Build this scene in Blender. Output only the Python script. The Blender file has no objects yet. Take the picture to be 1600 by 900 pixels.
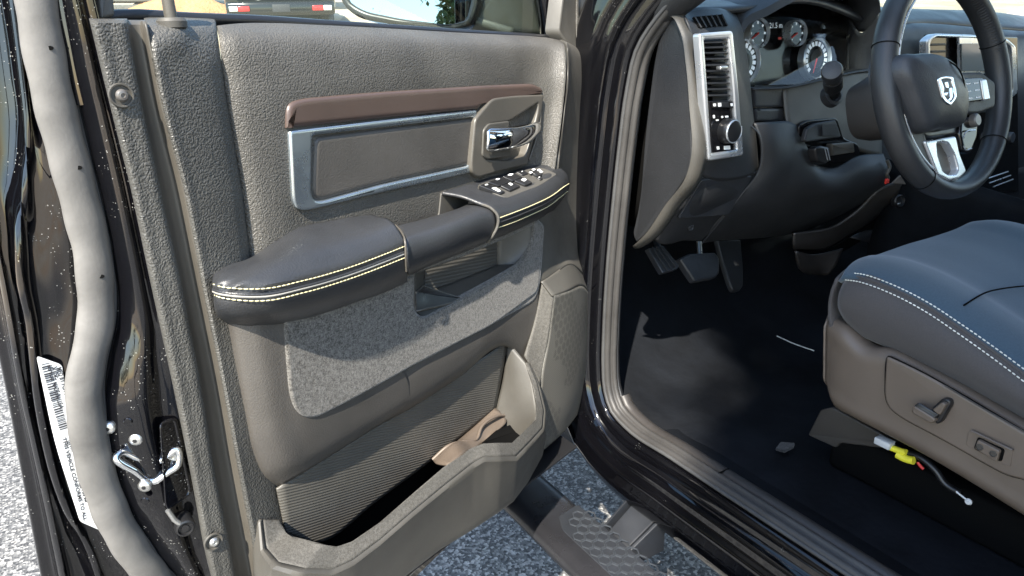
import bpy, bmesh, math, random
from mathutils import Vector, Matrix
random.seed(7)
R = math.radians
scene = bpy.context.scene
V = Vector

# ------------------------------------------------------------------ camera
FPX = 1090.0                      # focal length in pixels of a 1600 px wide frame
_down = V((70, 2950, FPX)).normalized()
_fwd = V((-740, -390, FPX))
_fwd = (_fwd - _down * _fwd.dot(_down)).normalized()
_right = _down.cross(_fwd)
RM = Matrix((_right, _fwd, -_down))          # truck axes: x right, y forward, z up
CAM = V((0, 0, 1.42))
cam_data = bpy.data.cameras.new('camera')
cam_data.sensor_width = 36.0
cam_data.lens = FPX / 1600 * 36.0
cam_data.clip_start = 0.02
cam_data.clip_end = 600
cam = bpy.data.objects.new('camera', cam_data)
scene.collection.objects.link(cam)
cx, cy, cz = RM.col[0], -RM.col[1], -RM.col[2]
cam.matrix_world = Matrix(((cx[0], cy[0], cz[0], CAM[0]), (cx[1], cy[1], cz[1], CAM[1]), (cx[2], cy[2], cz[2], CAM[2]), (0, 0, 0, 1)))
scene.camera = cam

# ------------------------------------------------------------------ light
SUN_TO = V((-0.70, -0.62, 1.02)).normalized()      # direction towards the sun
elev = math.asin(SUN_TO.z)
world = bpy.data.worlds.new('World')
scene.world = world
world.use_nodes = True
wn = world.node_tree
sky = wn.nodes.new('ShaderNodeTexSky')
sky.sky_type = 'NISHITA'
sky.sun_disc = False
sky.sun_elevation = elev
sky.sun_rotation = math.atan2(SUN_TO.x, SUN_TO.y)
sky.air_density = 1.2
sky.dust_density = 0.5
wn.links.new(sky.outputs[0], wn.nodes['Background'].inputs[0])
wn.nodes['Background'].inputs[1].default_value = 0.15
sun_data = bpy.data.lights.new('sun', 'SUN')
sun_data.energy = 5.0
sun_data.angle = R(0.6)
sun_data.color = (1.0, 0.93, 0.82)
sun = bpy.data.objects.new('sun', sun_data)
scene.collection.objects.link(sun)
sun.rotation_euler = SUN_TO.to_track_quat('Z', 'Y').to_euler()
scene.view_settings.view_transform = 'Standard'
scene.view_settings.look = 'None'
scene.view_settings.gamma = 1.0
scene.view_settings.use_curve_mapping = False
scene.view_settings.exposure = 1.7

# ------------------------------------------------------------------ placing helpers
DD = V((0.9087, 0.4174, 0))       # along the open door, latch end to hinge end
DN = V((0.4174, -0.9087, 0))      # out of the door's inner face
DIST = 0.68
UP = V((0, 0, 1))


def ray(px, py):
    return RM @ V(((px - 800) / FPX, (py - 450) / FPX, 1.0))


def Dp(px, py, w=0.0):
    r = ray(px, py)
    return CAM + r * ((w - DIST) / r.dot(DN))


def Xp(px, py, x):
    r = ray(px, py)
    return CAM + r * (x / r.x)


def Yp(px, py, y):
    r = ray(px, py)
    return CAM + r * (y / r.y)


def Zp(px, py, z):
    r = ray(px, py)
    return CAM + r * ((z - CAM.z) / r.z)


def L(fn, *pts):
    return [fn(*p) for p in pts]


# ------------------------------------------------------------------ scene helpers
col = scene.collection
LOC = {}


def thing(name, label, cat, loc=(0, 0, 0), group=None):
    o = bpy.data.objects.new(name, None)
    o.empty_display_size = 0.05
    col.objects.link(o)
    o.location = loc
    LOC[o.name] = V(loc)
    o['label'] = label
    o['category'] = cat
    if group:
        o['group'] = group
    return o


def tag(o, label, cat, group=None):
    o['label'] = label
    o['category'] = cat
    if group:
        o['group'] = group
    return o


def off(parent):
    return LOC[parent.name] if parent is not None else V((0, 0, 0))


def link(name, me, mat, parent, label=None, kind=None):
    o = bpy.data.objects.new(name, me)
    col.objects.link(o)
    if mat is not None and not me.materials:
        me.materials.append(mat)
    if parent is not None:
        o.parent = parent
    LOC[o.name] = off(parent)
    if label:
        o['label'] = label
    if kind:
        o['kind'] = kind
    return o


def mesh(name, verts, faces, mat, parent=None, smooth=True, face_cam=False, recalc=False, angle=32, label=None, kind=None, origin=None):
    b = off(parent) if origin is None else V(origin)
    me = bpy.data.meshes.new(name)
    me.from_pydata([tuple(V(v) - b) for v in verts], [], faces)
    if recalc:
        bm = bmesh.new()
        bm.from_mesh(me)
        bmesh.ops.remove_doubles(bm, verts=bm.verts, dist=1e-6)
        bmesh.ops.recalc_face_normals(bm, faces=bm.faces)
        bm.to_mesh(me)
        bm.free()
    if face_cam:
        s = 0.0
        for p in me.polygons:
            s += p.normal.dot(CAM - b - p.center) * p.area
        if s < 0:
            me.flip_normals()
    if smooth:
        me.polygons.foreach_set('use_smooth', [True] * len(me.polygons))
        me.set_sharp_from_angle(angle=R(angle))
    me.update()
    o = link(name, me, mat, parent, label, kind)
    if origin is not None and parent is None:
        o.location = origin
        LOC[o.name] = V(origin)
    return o


def seglen(P):
    return [max((P[i + 1] - P[i]).length, 1e-9) for i in range(len(P) - 1)]


def crv(P, n, lin=False, closed=False):
    """n samples along a Catmull-Rom curve through P, even by chord length"""
    P = [V(p) for p in P]
    if closed:
        P = P + [P[0]]
    Ls = seglen(P)
    tot = sum(Ls)
    out = []
    m = n if not closed else n + 1
    for k in range(m):
        d = tot * k / (m - 1)
        i = 0
        while i < len(Ls) - 1 and d > Ls[i]:
            d -= Ls[i]
            i += 1
        t = min(max(d / Ls[i], 0), 1)
        p1, p2 = P[i], P[i + 1]
        if lin:
            out.append(p1.lerp(p2, t))
            continue
        if closed:
            p0 = P[i - 1] if i > 0 else P[-2]
            p3 = P[i + 2] if i + 2 < len(P) else P[1]
        else:
            p0 = P[i - 1] if i > 0 else p1 * 2 - p2
            p3 = P[i + 2] if i + 2 < len(P) else p2 * 2 - p1
        # non-uniform tangents
        la = max((p1 - p0).length, 1e-6); lb = max((p2 - p1).length, 1e-6); lc = max((p3 - p2).length, 1e-6)
        m1 = ((p1 - p0) / la * lb + (p2 - p1) / lb * la) / (la + lb) * lb
        m2 = ((p2 - p1) / lb * lc + (p3 - p2) / lc * lb) / (lb + lc) * lb
        t2, t3 = t * t, t * t * t
        out.append(p1 * (2 * t3 - 3 * t2 + 1) + m1 * (t3 - 2 * t2 + t) + p2 * (-2 * t3 + 3 * t2) + m2 * (t3 - t2))
    return out[:n]


def gridmesh(name, G, mat, parent, thick=0.0, closed_v=False, face_cam=True, angle=32, label=None, kind=None, bevel=None):
    nu, nv = len(G), len(G[0])
    verts = [p for row in G for p in row]
    faces = []
    for i in range(nu - 1):
        for j in range(nv - (0 if closed_v else 1)):
            j2 = (j + 1) % nv
            faces.append((i * nv + j, i * nv + j2, (i + 1) * nv + j2, (i + 1) * nv + j))
    o = mesh(name, verts, faces, mat, parent, face_cam=face_cam, angle=angle, label=label, kind=kind)
    if thick:
        md = o.modifiers.new('thickness', 'SOLIDIFY')
        md.thickness = thick
        md.offset = -1
    return o


def patch(name, rows, nu, nv, mat, parent, thick=0.004, lin_u=False, lin_v=False, **kw):
    rs = [crv(r, nv, lin_v) for r in rows]
    cols = [crv([r[j] for r in rs], nu, lin_u) for j in range(nv)]
    G = [[cols[j][i] for j in range(nv)] for i in range(nu)]
    return gridmesh(name, G, mat, parent, thick, **kw)


def fillet(P, r, seg=5):
    n = len(P)
    rr = r if isinstance(r, (list, tuple)) else [r] * n
    out = []
    for i in range(n):
        a, p, b = V(P[i - 1]), V(P[i]), V(P[(i + 1) % n])
        ra = min(rr[i], 0.48 * (a - p).length)
        rb = min(rr[i], 0.48 * (b - p).length)
        if rr[i] <= 0:
            out.append(p)
            continue
        s, e = p + (a - p).normalized() * ra, p + (b - p).normalized() * rb
        for k in range(seg + 1):
            t = k / seg
            out.append(s * (1 - t) ** 2 + p * 2 * t * (1 - t) + e * t * t)
    return out


def frame(n):
    n = V(n).normalized()
    ex = n.cross(UP)
    if ex.length < 0.05:
        ex = V((1, 0, 0))
    ex.normalize()
    ey = n.cross(ex).normalized()
    return ex, ey, n


def slab(name, out, nrm, depth, r, mat, parent, seg=3, label=None, kind=None, hollow=None, origin=None):
    """outline with rounded front edge, extruded back along -nrm; hollow=list of inner outline for a ring-shaped frame"""
    ex, ey, n = frame(nrm)
    c = sum(out, V((0, 0, 0))) / len(out)

    def to2(P):
        return [((p - c).dot(ex), (p - c).dot(ey), (p - c).dot(n)) for p in P]

    def area(Q):
        return 0.5 * sum(Q[i][0] * Q[(i + 1) % len(Q)][1] - Q[(i + 1) % len(Q)][0] * Q[i][1] for i in range(len(Q)))

    def inset(Q, d):
        res = []
        m = len(Q)
        for i in range(m):
            a, p, b = Q[i - 1], Q[i], Q[(i + 1) % m]
            e1 = V((p[0] - a[0], p[1] - a[1])); e2 = V((b[0] - p[0], b[1] - p[1]))
            if e1.length < 1e-9: e1 = e2
            if e2.length < 1e-9: e2 = e1
            n1 = V((-e1.y, e1.x)).normalized(); n2 = V((-e2.y, e2.x)).normalized()
            nn = n1 + n2
            if nn.length < 1e-6: nn = n1
            nn.normalize()
            k = d / max(nn.dot(n1), 0.5)
            res.append((p[0] + nn.x * k, p[1] + nn.y * k, p[2]))
        return res

    def rings(Q, sign):
        rs = [(0, -depth), (0, -r)]
        for k in range(1, seg + 1):
            a = math.pi / 2 * k / seg
            rs.append((r * (1 - math.cos(a)), -r + r * math.sin(a)))
        rs.append((r * 1.35, 0))
        return [[(x, y, z + h) for x, y, z in inset(Q, sign * d)] for d, h in rs]

    Q = to2(out)
    if area(Q) < 0:
        Q.reverse()
    verts, faces = [], []

    def addrings(RG):
        m = len(RG[0]); base = len(verts)
        for rg in RG:
            verts.extend(rg)
        for i in range(len(RG) - 1):
            for j in range(m):
                j2 = (j + 1) % m
                faces.append((base + i * m + j, base + i * m + j2, base + (i + 1) * m + j2, base + (i + 1) * m + j))
        return base, m, len(RG)

    b1, m1, k1 = addrings(rings(Q, 1))
    if hollow is None:
        faces.append(tuple(range(b1 + (k1 - 1) * m1, b1 + k1 * m1)))
        faces.append(tuple(range(b1 + m1 - 1, b1 - 1, -1)))
    else:
        H = to2(hollow)
        if area(H) < 0:
            H.reverse()
        assert len(H) == len(Q), (name, len(H), len(Q))
        k0 = min(range(len(H)), key=lambda k: (H[k][0] - Q[0][0]) ** 2 + (H[k][1] - Q[0][1]) ** 2) if hollow and False else 0
        b2, m2, k2 = addrings(rings(H, -1))
        A, B = b1 + (k1 - 1) * m1, b2 + (k2 - 1) * m2
        for j in range(m1):
            j2 = (j + 1) % m1
            faces.append((A + j, A + j2, B + j2, B + j))
            faces.append((b1 + j, b2 + j, b2 + j2, b1 + j2))
    W = [c + ex * x + ey * y + n * z for x, y, z in verts]
    return mesh(name, W, faces, mat, parent, recalc=True, angle=40, label=label, kind=kind, origin=origin)


def tube(name, pts, r, mat, parent, sides=10, closed=False, up=None, flat=1.0, cap=True, label=None, kind=None, origin=None):
    n = len(pts)
    rr = r if isinstance(r, (list, tuple)) else [r] * n
    verts, faces = [], []
    prev = None
    for i, p in enumerate(pts):
        a = pts[i - 1] if (i > 0 or closed) else p
        b = pts[(i + 1) % n] if (i < n - 1 or closed) else p
        t = (b - a)
        t = t.normalized() if t.length > 1e-9 else V((1, 0, 0))
        if up is not None:
            u = V(up) - t * V(up).dot(t)
        elif prev is None:
            u = t.orthogonal()
        else:
            u = prev - t * prev.dot(t)
        u.normalize()
        prev = u
        w = t.cross(u)
        for k in range(sides):
            an = 2 * math.pi * k / sides
            verts.append(p + u * math.cos(an) * rr[i] * flat + w * math.sin(an) * rr[i])
    for i in range(n if closed else n - 1):
        i2 = (i + 1) % n
        for k in range(sides):
            k2 = (k + 1) % sides
            faces.append((i * sides + k, i * sides + k2, i2 * sides + k2, i2 * sides + k))
    if cap and not closed:
        faces.append(tuple(range(sides)))
        faces.append(tuple(range((n - 1) * sides, n * sides)))
    return mesh(name, verts, faces, mat, parent, recalc=True, angle=50, label=label, kind=kind, origin=origin)


def multitube(name, paths, r, mat, parent, sides=6, label=None, kind=None):
    """many short rods in one mesh (thread, bristles)"""
    verts, faces = [], []
    for pts in paths:
        base = len(verts)
        prev = None
        n = len(pts)
        for i, p in enumerate(pts):
            a, b = pts[max(i - 1, 0)], pts[min(i + 1, n - 1)]
            t = (b - a).normalized()
            u = t.orthogonal() if prev is None else prev - t * prev.dot(t)
            u.normalize(); prev = u
            w = t.cross(u)
            q = r * (0.55 if i in (0, n - 1) else 1.0)
            for k in range(sides):
                an = 2 * math.pi * k / sides
                verts.append(p + u * math.cos(an) * q + w * math.sin(an) * q)
        for i in range(n - 1):
            for k in range(sides):
                k2 = (k + 1) % sides
                faces.append((base + i * sides + k, base + i * sides + k2, base + (i + 1) * sides + k2, base + (i + 1) * sides + k))
        faces.append(tuple(base + k for k in range(sides)))
        faces.append(tuple(base + (n - 1) * sides + k for k in range(sides)))
    return mesh(name, verts, faces, mat, parent, recalc=True, angle=60, label=label, kind=kind)


def stitches(name, path, pitch, fill, r, mat, parent, lift=None):
    P = crv(path, 400)
    Ls = seglen(P); tot = sum(Ls)
    acc = [0]
    for l in Ls: acc.append(acc[-1] + l)

    def at(d):
        d = min(max(d, 0), tot)
        i = 0
        lo, hi = 0, len(acc) - 2
        while lo < hi:
            mid = (lo + hi + 1) // 2
            if acc[mid] <= d: lo = mid
            else: hi = mid - 1
        i = lo
        return P[i].lerp(P[i + 1], (d - acc[i]) / Ls[i])
    k = 0
    paths = []
    while k * pitch < tot:
        a, b = at(k * pitch), at(k * pitch + pitch * fill)
        m = (a + b) / 2
        if lift is not None:
            m = m + V(lift) * r * 0.5
        paths.append([a, m, b])
        k += 1
    return multitube(name, paths, r, mat, parent, kind='stuff')


def boxm(name, c, ax, size, bev, mat, parent, label=None, seg=2, origin=None):
    """bevelled box; ax = three axis vectors, size = full lengths"""
    bm = bmesh.new()
    bmesh.ops.create_cube(bm, size=1.0)
    for v in bm.verts:
        v.co = V(c) + V(ax[0]) * v.co.x * size[0] + V(ax[1]) * v.co.y * size[1] + V(ax[2]) * v.co.z * size[2]
    if bev:
        bmesh.ops.bevel(bm, geom=list(bm.edges), offset=bev, segments=seg, profile=0.5, affect='EDGES')
    bmesh.ops.recalc_face_normals(bm, faces=bm.faces)
    b = off(parent) if origin is None else V(origin)
    for v in bm.verts:
        v.co -= b
    me = bpy.data.meshes.new(name)
    bm.to_mesh(me); bm.free()
    me.polygons.foreach_set('use_smooth', [True] * len(me.polygons))
    me.set_sharp_from_angle(angle=R(50))
    o = link(name, me, mat, parent, label)
    if origin is not None and parent is None:
        o.location = origin
    return o


WX = (V((1, 0, 0)), V((0, 1, 0)), V((0, 0, 1)))
DAX = (DD, DN, UP)


def lathe(name, c, axis, prof, mat, parent, n=24, squash=1.0, label=None):
    """prof = [(radius, height)...] round axis"""
    ex, ey, a = frame(axis)
    verts, faces = [], []
    for r_, h in prof:
        for k in range(n):
            an = 2 * math.pi * k / n
            verts.append(V(c) + ex * math.cos(an) * r_ + ey * math.sin(an) * r_ * squash + a * h)
    m = len(prof)
    for i in range(m - 1):
        for k in range(n):
            k2 = (k + 1) % n
            faces.append((i * n + k, i * n + k2, (i + 1) * n + k2, (i + 1) * n + k))
    faces.append(tuple(range(n))); faces.append(tuple(range((m - 1) * n, m * n)))
    return mesh(name, verts, faces, mat, parent, recalc=True, angle=35, label=label)


def text(name, s, o, ex, ey, size, mat, parent, sx=1.0, label=None, bold=0.0):
    cu = bpy.data.curves.new('t', 'FONT')
    cu.body = s; cu.size = size; cu.resolution_u = 2; cu.offset = bold
    t = bpy.data.objects.new('t', cu)
    me = bpy.data.meshes.new_from_object(t)
    bpy.data.objects.remove(t)
    ex, ey = V(ex).normalized(), V(ey).normalized()
    b = off(parent)
    for v in me.vertices:
        v.co = V(o) + ex * v.co.x * sx + ey * v.co.y - b
    me.name = name
    me.materials.clear()
    return link(name, me, mat, parent, label)


# ------------------------------------------------------------------ materials
def mat_new(name, base=(0.1, 0.1, 0.1), rough=0.5, metal=0.0, coat=0.0, spec=0.5, sheen=0.0):
    m = bpy.data.materials.new(name)
    m.use_nodes = True
    b = m.node_tree.nodes['Principled BSDF']
    b.inputs['Base Color'].default_value = (*base, 1)
    b.inputs['Roughness'].default_value = rough
    b.inputs['Metallic'].default_value = metal
    b.inputs['Coat Weight'].default_value = coat
    b.inputs['Coat Roughness'].default_value = 0.04
    b.inputs['Specular IOR Level'].default_value = spec
    b.inputs['Sheen Weight'].default_value = sheen
    return m


def nd(m, t, **kw):
    n = m.node_tree.nodes.new(t)
    for k, v in kw.items():
        setattr(n, k, v)
    return n


def lk(m, a, b):
    m.node_tree.links.new(a, b)


def bsdf(m):
    return m.node_tree.nodes['Principled BSDF']


def coords(m, scale=(1, 1, 1), which='Object'):
    tc = nd(m, 'ShaderNodeTexCoord')
    mp = nd(m, 'ShaderNodeMapping')
    mp.inputs['Scale'].default_value = scale
    lk(m, tc.outputs[which], mp.inputs[0])
    return mp.outputs[0]


def ramp(m, src, stops):
    r = nd(m, 'ShaderNodeValToRGB')
    els = r.color_ramp.elements
    while len(els) < len(stops):
        els.new(0.5)
    for e, (p, c) in zip(els, stops):
        e.position = p
        e.color = (*c, 1) if len(c) == 3 else c
    lk(m, src, r.inputs[0])
    return r.outputs[0]


def noise(m, co, scale, detail=3, rough=0.55, dist=0.0):
    n = nd(m, 'ShaderNodeTexNoise')
    n.inputs['Scale'].default_value = scale
    n.inputs['Detail'].default_value = detail
    n.inputs['Roughness'].default_value = rough
    n.inputs['Distortion'].default_value = dist
    lk(m, co, n.inputs['Vector'])
    return n


def math_(m, op, a, b=None):
    n = nd(m, 'ShaderNodeMath', operation=op)
    for i, x in enumerate((a, b)):
        if x is None: continue
        if isinstance(x, (int, float)): n.inputs[i].default_value = x
        else: lk(m, x, n.inputs[i])
    return n.outputs[0]


def bump(m, h, strength, dist, prev=None):
    b = nd(m, 'ShaderNodeBump')
    b.inputs['Strength'].default_value = strength
    b.inputs['Distance'].default_value = dist
    lk(m, h, b.inputs['Height'])
    if prev is not None:
        lk(m, prev, b.inputs['Normal'])
    return b.outputs[0]


def wear(m, co, base, amt=0.35, scale=9.0, rough=None, rvar=0.12):
    """slow uneven tone and sheen, like dust and handling marks"""
    n = noise(m, co, scale, 5, 0.6, 0.4)
    lo = tuple(c * (1 - amt) for c in base); hi = tuple(min(c * (1 + amt), 1) for c in base)
    c = ramp(m, n.outputs['Fac'], [(0.3, lo), (0.7, hi)])
    lk(m, c, bsdf(m).inputs['Base Color'])
    if rough is not None:
        n2 = noise(m, co, scale * 2.3, 4, 0.6, 0.2)
        r = nd(m, 'ShaderNodeMapRange')
        r.inputs[1].default_value = 0.3; r.inputs[2].default_value = 0.7
        r.inputs[3].default_value = rough - rvar; r.inputs[4].default_value = rough + rvar
        lk(m, n2.outputs['Fac'], r.inputs[0])
        lk(m, r.outputs[0], bsdf(m).inputs['Roughness'])
    return c


def grain_mat(name, base, rough, scale=330, strength=0.55, depth=0.0008, amt=0.25, spec=0.5, fine=0.25):
    """moulded leather grain: warped cells with fine pores"""
    m = mat_new(name, base, rough, spec=spec)
    co = coords(m)
    wear(m, co, base, amt, 7, rough, 0.06)
    wn_ = noise(m, co, scale * 0.35, 2)
    mix = nd(m, 'ShaderNodeMix', data_type='VECTOR')
    mix.inputs['Factor'].default_value = 0.006
    lk(m, co, mix.inputs[4]); lk(m, wn_.outputs['Color'], mix.inputs[5])
    vo = nd(m, 'ShaderNodeTexVoronoi', feature='SMOOTH_F1')
    vo.inputs['Scale'].default_value = scale
    vo.inputs['Smoothness'].default_value = 0.35
    lk(m, mix.outputs[1], vo.inputs['Vector'])
    n2 = noise(m, co, scale * 0.8, 2)
    h = math_(m, 'ADD', math_(m, 'MULTIPLY', vo.outputs['Distance'], -1.0), math_(m, 'MULTIPLY', n2.outputs['Fac'], fine))
    lk(m, bump(m, h, strength, depth), bsdf(m).inputs['Normal'])
    return m


def plain_mat(name, base, rough, amt=0.2, nscale=500, strength=0.15, metal=0.0, coat=0.0, spec=0.5, depth=0.0004, wscale=8, rvar=0.08):
    m = mat_new(name, base, rough, metal, coat, spec)
    co = coords(m)
    wear(m, co, base, amt, wscale, rough, min(rvar, rough * 0.6))
    if strength:
        n = noise(m, co, nscale, 2)
        lk(m, bump(m, n.outputs['Fac'], strength, depth), bsdf(m).inputs['Normal'])
    return m


M = {}
TRIM = (0.062, 0.058, 0.050)
M['leather'] = grain_mat('leather_grain', (0.066, 0.062, 0.054), 0.5, 460, 0.8, 0.0012)
M['leather_rear'] = grain_mat('leather_grain_rear', (0.060, 0.058, 0.052), 0.46, 410, 0.8, 0.0013)
M['trim'] = plain_mat('trim_plastic', TRIM, 0.5, 0.18, 900, 0.25, depth=0.0005)
M['trim_smooth'] = plain_mat('trim_smooth', (0.068, 0.062, 0.052), 0.42, 0.15, 300, 0.05)
M['armrest'] = grain_mat('armrest_vinyl', (0.026, 0.027, 0.029), 0.42, 420, 0.35, 0.0008, 0.2)
M['softtrim'] = grain_mat('soft_trim', (0.060, 0.055, 0.049), 0.48, 480, 0.35, 0.0008, 0.2)
M['brown'] = plain_mat('brown_insert', (0.066, 0.045, 0.037), 0.38, 0.12, 700, 0.12)
M['satin'] = plain_mat('satin_metal', (0.42, 0.47, 0.50), 0.28, 0.1, 600, 0.03, metal=0.9)
M['chrome'] = mat_new('chrome', (0.82, 0.84, 0.86), 0.06, 1.0)
M['silver'] = plain_mat('silver_paint', (0.62, 0.64, 0.66), 0.3, 0.08, 600, 0.03, metal=0.75)
M['black'] = plain_mat('black_plastic', (0.012, 0.012, 0.013), 0.35, 0.2, 600, 0.05)
M['gloss_black'] = mat_new('gloss_black', (0.006, 0.006, 0.007), 0.12)
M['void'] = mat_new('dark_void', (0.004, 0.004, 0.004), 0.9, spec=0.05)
M['dash'] = grain_mat('dash_plastic', (0.019, 0.020, 0.022), 0.5, 420, 0.3, 0.0008, 0.15)
M['dash_soft'] = grain_mat('dash_soft', (0.026, 0.028, 0.032), 0.44, 380, 0.3, 0.0008, 0.15)
M['mat_rubber'] = plain_mat('floor_vinyl', (0.0055, 0.0065, 0.0085), 0.75, 0.5, 60, 0.4, depth=0.003, wscale=5, spec=0.12)
M['white_print'] = mat_new('white_print', (0.75, 0.76, 0.74), 0.6)
M['red_print'] = mat_new('red_print', (0.6, 0.03, 0.02), 0.5)
M['print'] = mat_new('ink', (0.02, 0.02, 0.025), 0.7)
M['paper'] = plain_mat('label_paper', (0.52, 0.53, 0.53), 0.5, 0.06, 300, 0.03)
M['thread_yellow'] = plain_mat('thread_yellow', (0.60, 0.55, 0.32), 0.7, 0.2, 900, 0.2)
M['thread_white'] = plain_mat('thread_white', (0.66, 0.66, 0.60), 0.7, 0.2, 900, 0.2)
M['line_highlight'] = plain_mat('painted_highlight', (0.26, 0.25, 0.23), 0.7, 0.2, 900, 0.2)
M['zinc'] = plain_mat('zinc_screw', (0.62, 0.62, 0.60), 0.3, 0.2, 300, 0.1, metal=0.9)


def fabric_mat(name, a, b_, scale=1100, sheen=0.25, rough=0.95, bumpy=0.6):
    m = mat_new(name, a, rough, sheen=sheen, spec=0.15)
    co = coords(m)
    n = noise(m, co, scale, 2, 0.7)
    n2 = noise(m, co, scale * 0.35, 2, 0.6)
    s = math_(m, 'ADD', math_(m, 'MULTIPLY', n.outputs['Fac'], 0.65), math_(m, 'MULTIPLY', n2.outputs['Fac'], 0.35))
    lk(m, ramp(m, s, [(0.38, a), (0.62, b_)]), bsdf(m).inputs['Base Color'])
    lk(m, bump(m, s, bumpy, 0.0012), bsdf(m).inputs['Normal'])
    return m


M['fleck'] = fabric_mat('fleck_fabric', (0.030, 0.028, 0.025), (0.155, 0.148, 0.135), 560)
M['lip'] = fabric_mat('grained_lip', (0.055, 0.052, 0.046), (0.105, 0.10, 0.09), 700, 0.0, 0.5, 0.6)
M['seat_fabric'] = fabric_mat('seat_fabric', (0.036, 0.062, 0.088), (0.050, 0.082, 0.112), 900, 0.3, 0.9, 0.2)
M['seat_side'] = fabric_mat('seat_side_vinyl', (0.056, 0.052, 0.052), (0.070, 0.065, 0.064), 900, 0.15, 0.7, 0.2)
M['seat_plastic'] = plain_mat('seat_plastic', (0.115, 0.090, 0.070), 0.45, 0.1, 700, 0.2, depth=0.0005)
M['carpet'] = fabric_mat('carpet', (0.018, 0.018, 0.018), (0.055, 0.053, 0.049), 420, 0.2, 1.0, 1.0)


def seal_mat():
    m = mat_new('seal_rubber', (0.15, 0.145, 0.135), 0.75)
    co = coords(m)
    wear(m, co, (0.125, 0.120, 0.112), 0.3, 14, 0.72, 0.1)
    n = noise(m, co, 260, 4, 0.7)
    lk(m, bump(m, n.outputs['Fac'], 0.3, 0.0008), bsdf(m).inputs['Normal'])
    return m


M['seal'] = seal_mat()
M['seal_mid'] = plain_mat('opening_seal_rubber', (0.036, 0.034, 0.032), 0.5, 0.3, 260, 0.3)
M['seal_dark'] = plain_mat('seal_dark', (0.045, 0.045, 0.045), 0.6, 0.3, 300, 0.2)


def paint_mat(name='black_paint', dust=0.53):
    m = mat_new(name, (0.005, 0.005, 0.0065), 0.16, coat=1.0)
    co = coords(m)
    # dust specks with a clean glossy ground
    vo = nd(m, 'ShaderNodeTexVoronoi')
    vo.inputs['Scale'].default_value = 300
    lk(m, co, vo.inputs['Vector'])
    n = noise(m, co, 16, 4, 0.6)
    speck = math_(m, 'MULTIPLY', math_(m, 'LESS_THAN', vo.outputs['Distance'], 0.20), math_(m, 'GREATER_THAN', n.outputs['Fac'], dust))
    n3 = noise(m, co, 240, 2)
    sp = math_(m, 'MULTIPLY', speck, math_(m, 'GREATER_THAN', n3.outputs['Fac'], 0.5))
    mx = nd(m, 'ShaderNodeMix', data_type='RGBA')
    mx.inputs[6].default_value = (0.0022, 0.0022, 0.003, 1)
    mx.inputs[7].default_value = (0.16, 0.16, 0.15, 1)
    lk(m, sp, mx.inputs['Factor'])
    lk(m, mx.outputs[2], bsdf(m).inputs['Base Color'])
    lk(m, ramp(m, n.outputs['Fac'], [(0.35, (0.03, 0.03, 0.03)), (0.8, (0.14, 0.14, 0.14))]), bsdf(m).inputs['Roughness'])
    bsdf(m).inputs['Specular IOR Level'].default_value = 0.2
    return m


M['paint'] = paint_mat()
M['paint_clean'] = paint_mat('black_paint_clean', 0.66)


def rib_mat(name, base, direction, pitch):
    """fine moulded ribs a millimetre or two apart"""
    m = mat_new(name, base, 0.5)
    tc = nd(m, 'ShaderNodeTexCoord')
    dp = nd(m, 'ShaderNodeVectorMath', operation='DOT_PRODUCT')
    lk(m, tc.outputs['Object'], dp.inputs[0])
    dp.inputs[1].default_value = V(direction) * (2 * math.pi / pitch)
    s = math_(m, 'SINE', dp.outputs['Value'])
    co = coords(m)
    wear(m, co, base, 0.15, 8, 0.48, 0.06)
    lk(m, bump(m, s, 0.45, 0.0006), bsdf(m).inputs['Normal'])
    return m


M['ribbed'] = rib_mat('ribbed_wall', (0.078, 0.073, 0.063), (0.35 * 0.9087, 0.35 * 0.4174, 0.94), 0.0042)
M['ribbed_cup'] = rib_mat('ribbed_cup', (0.066, 0.062, 0.055), (0.15, 0.07, 0.98), 0.0058)


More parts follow.
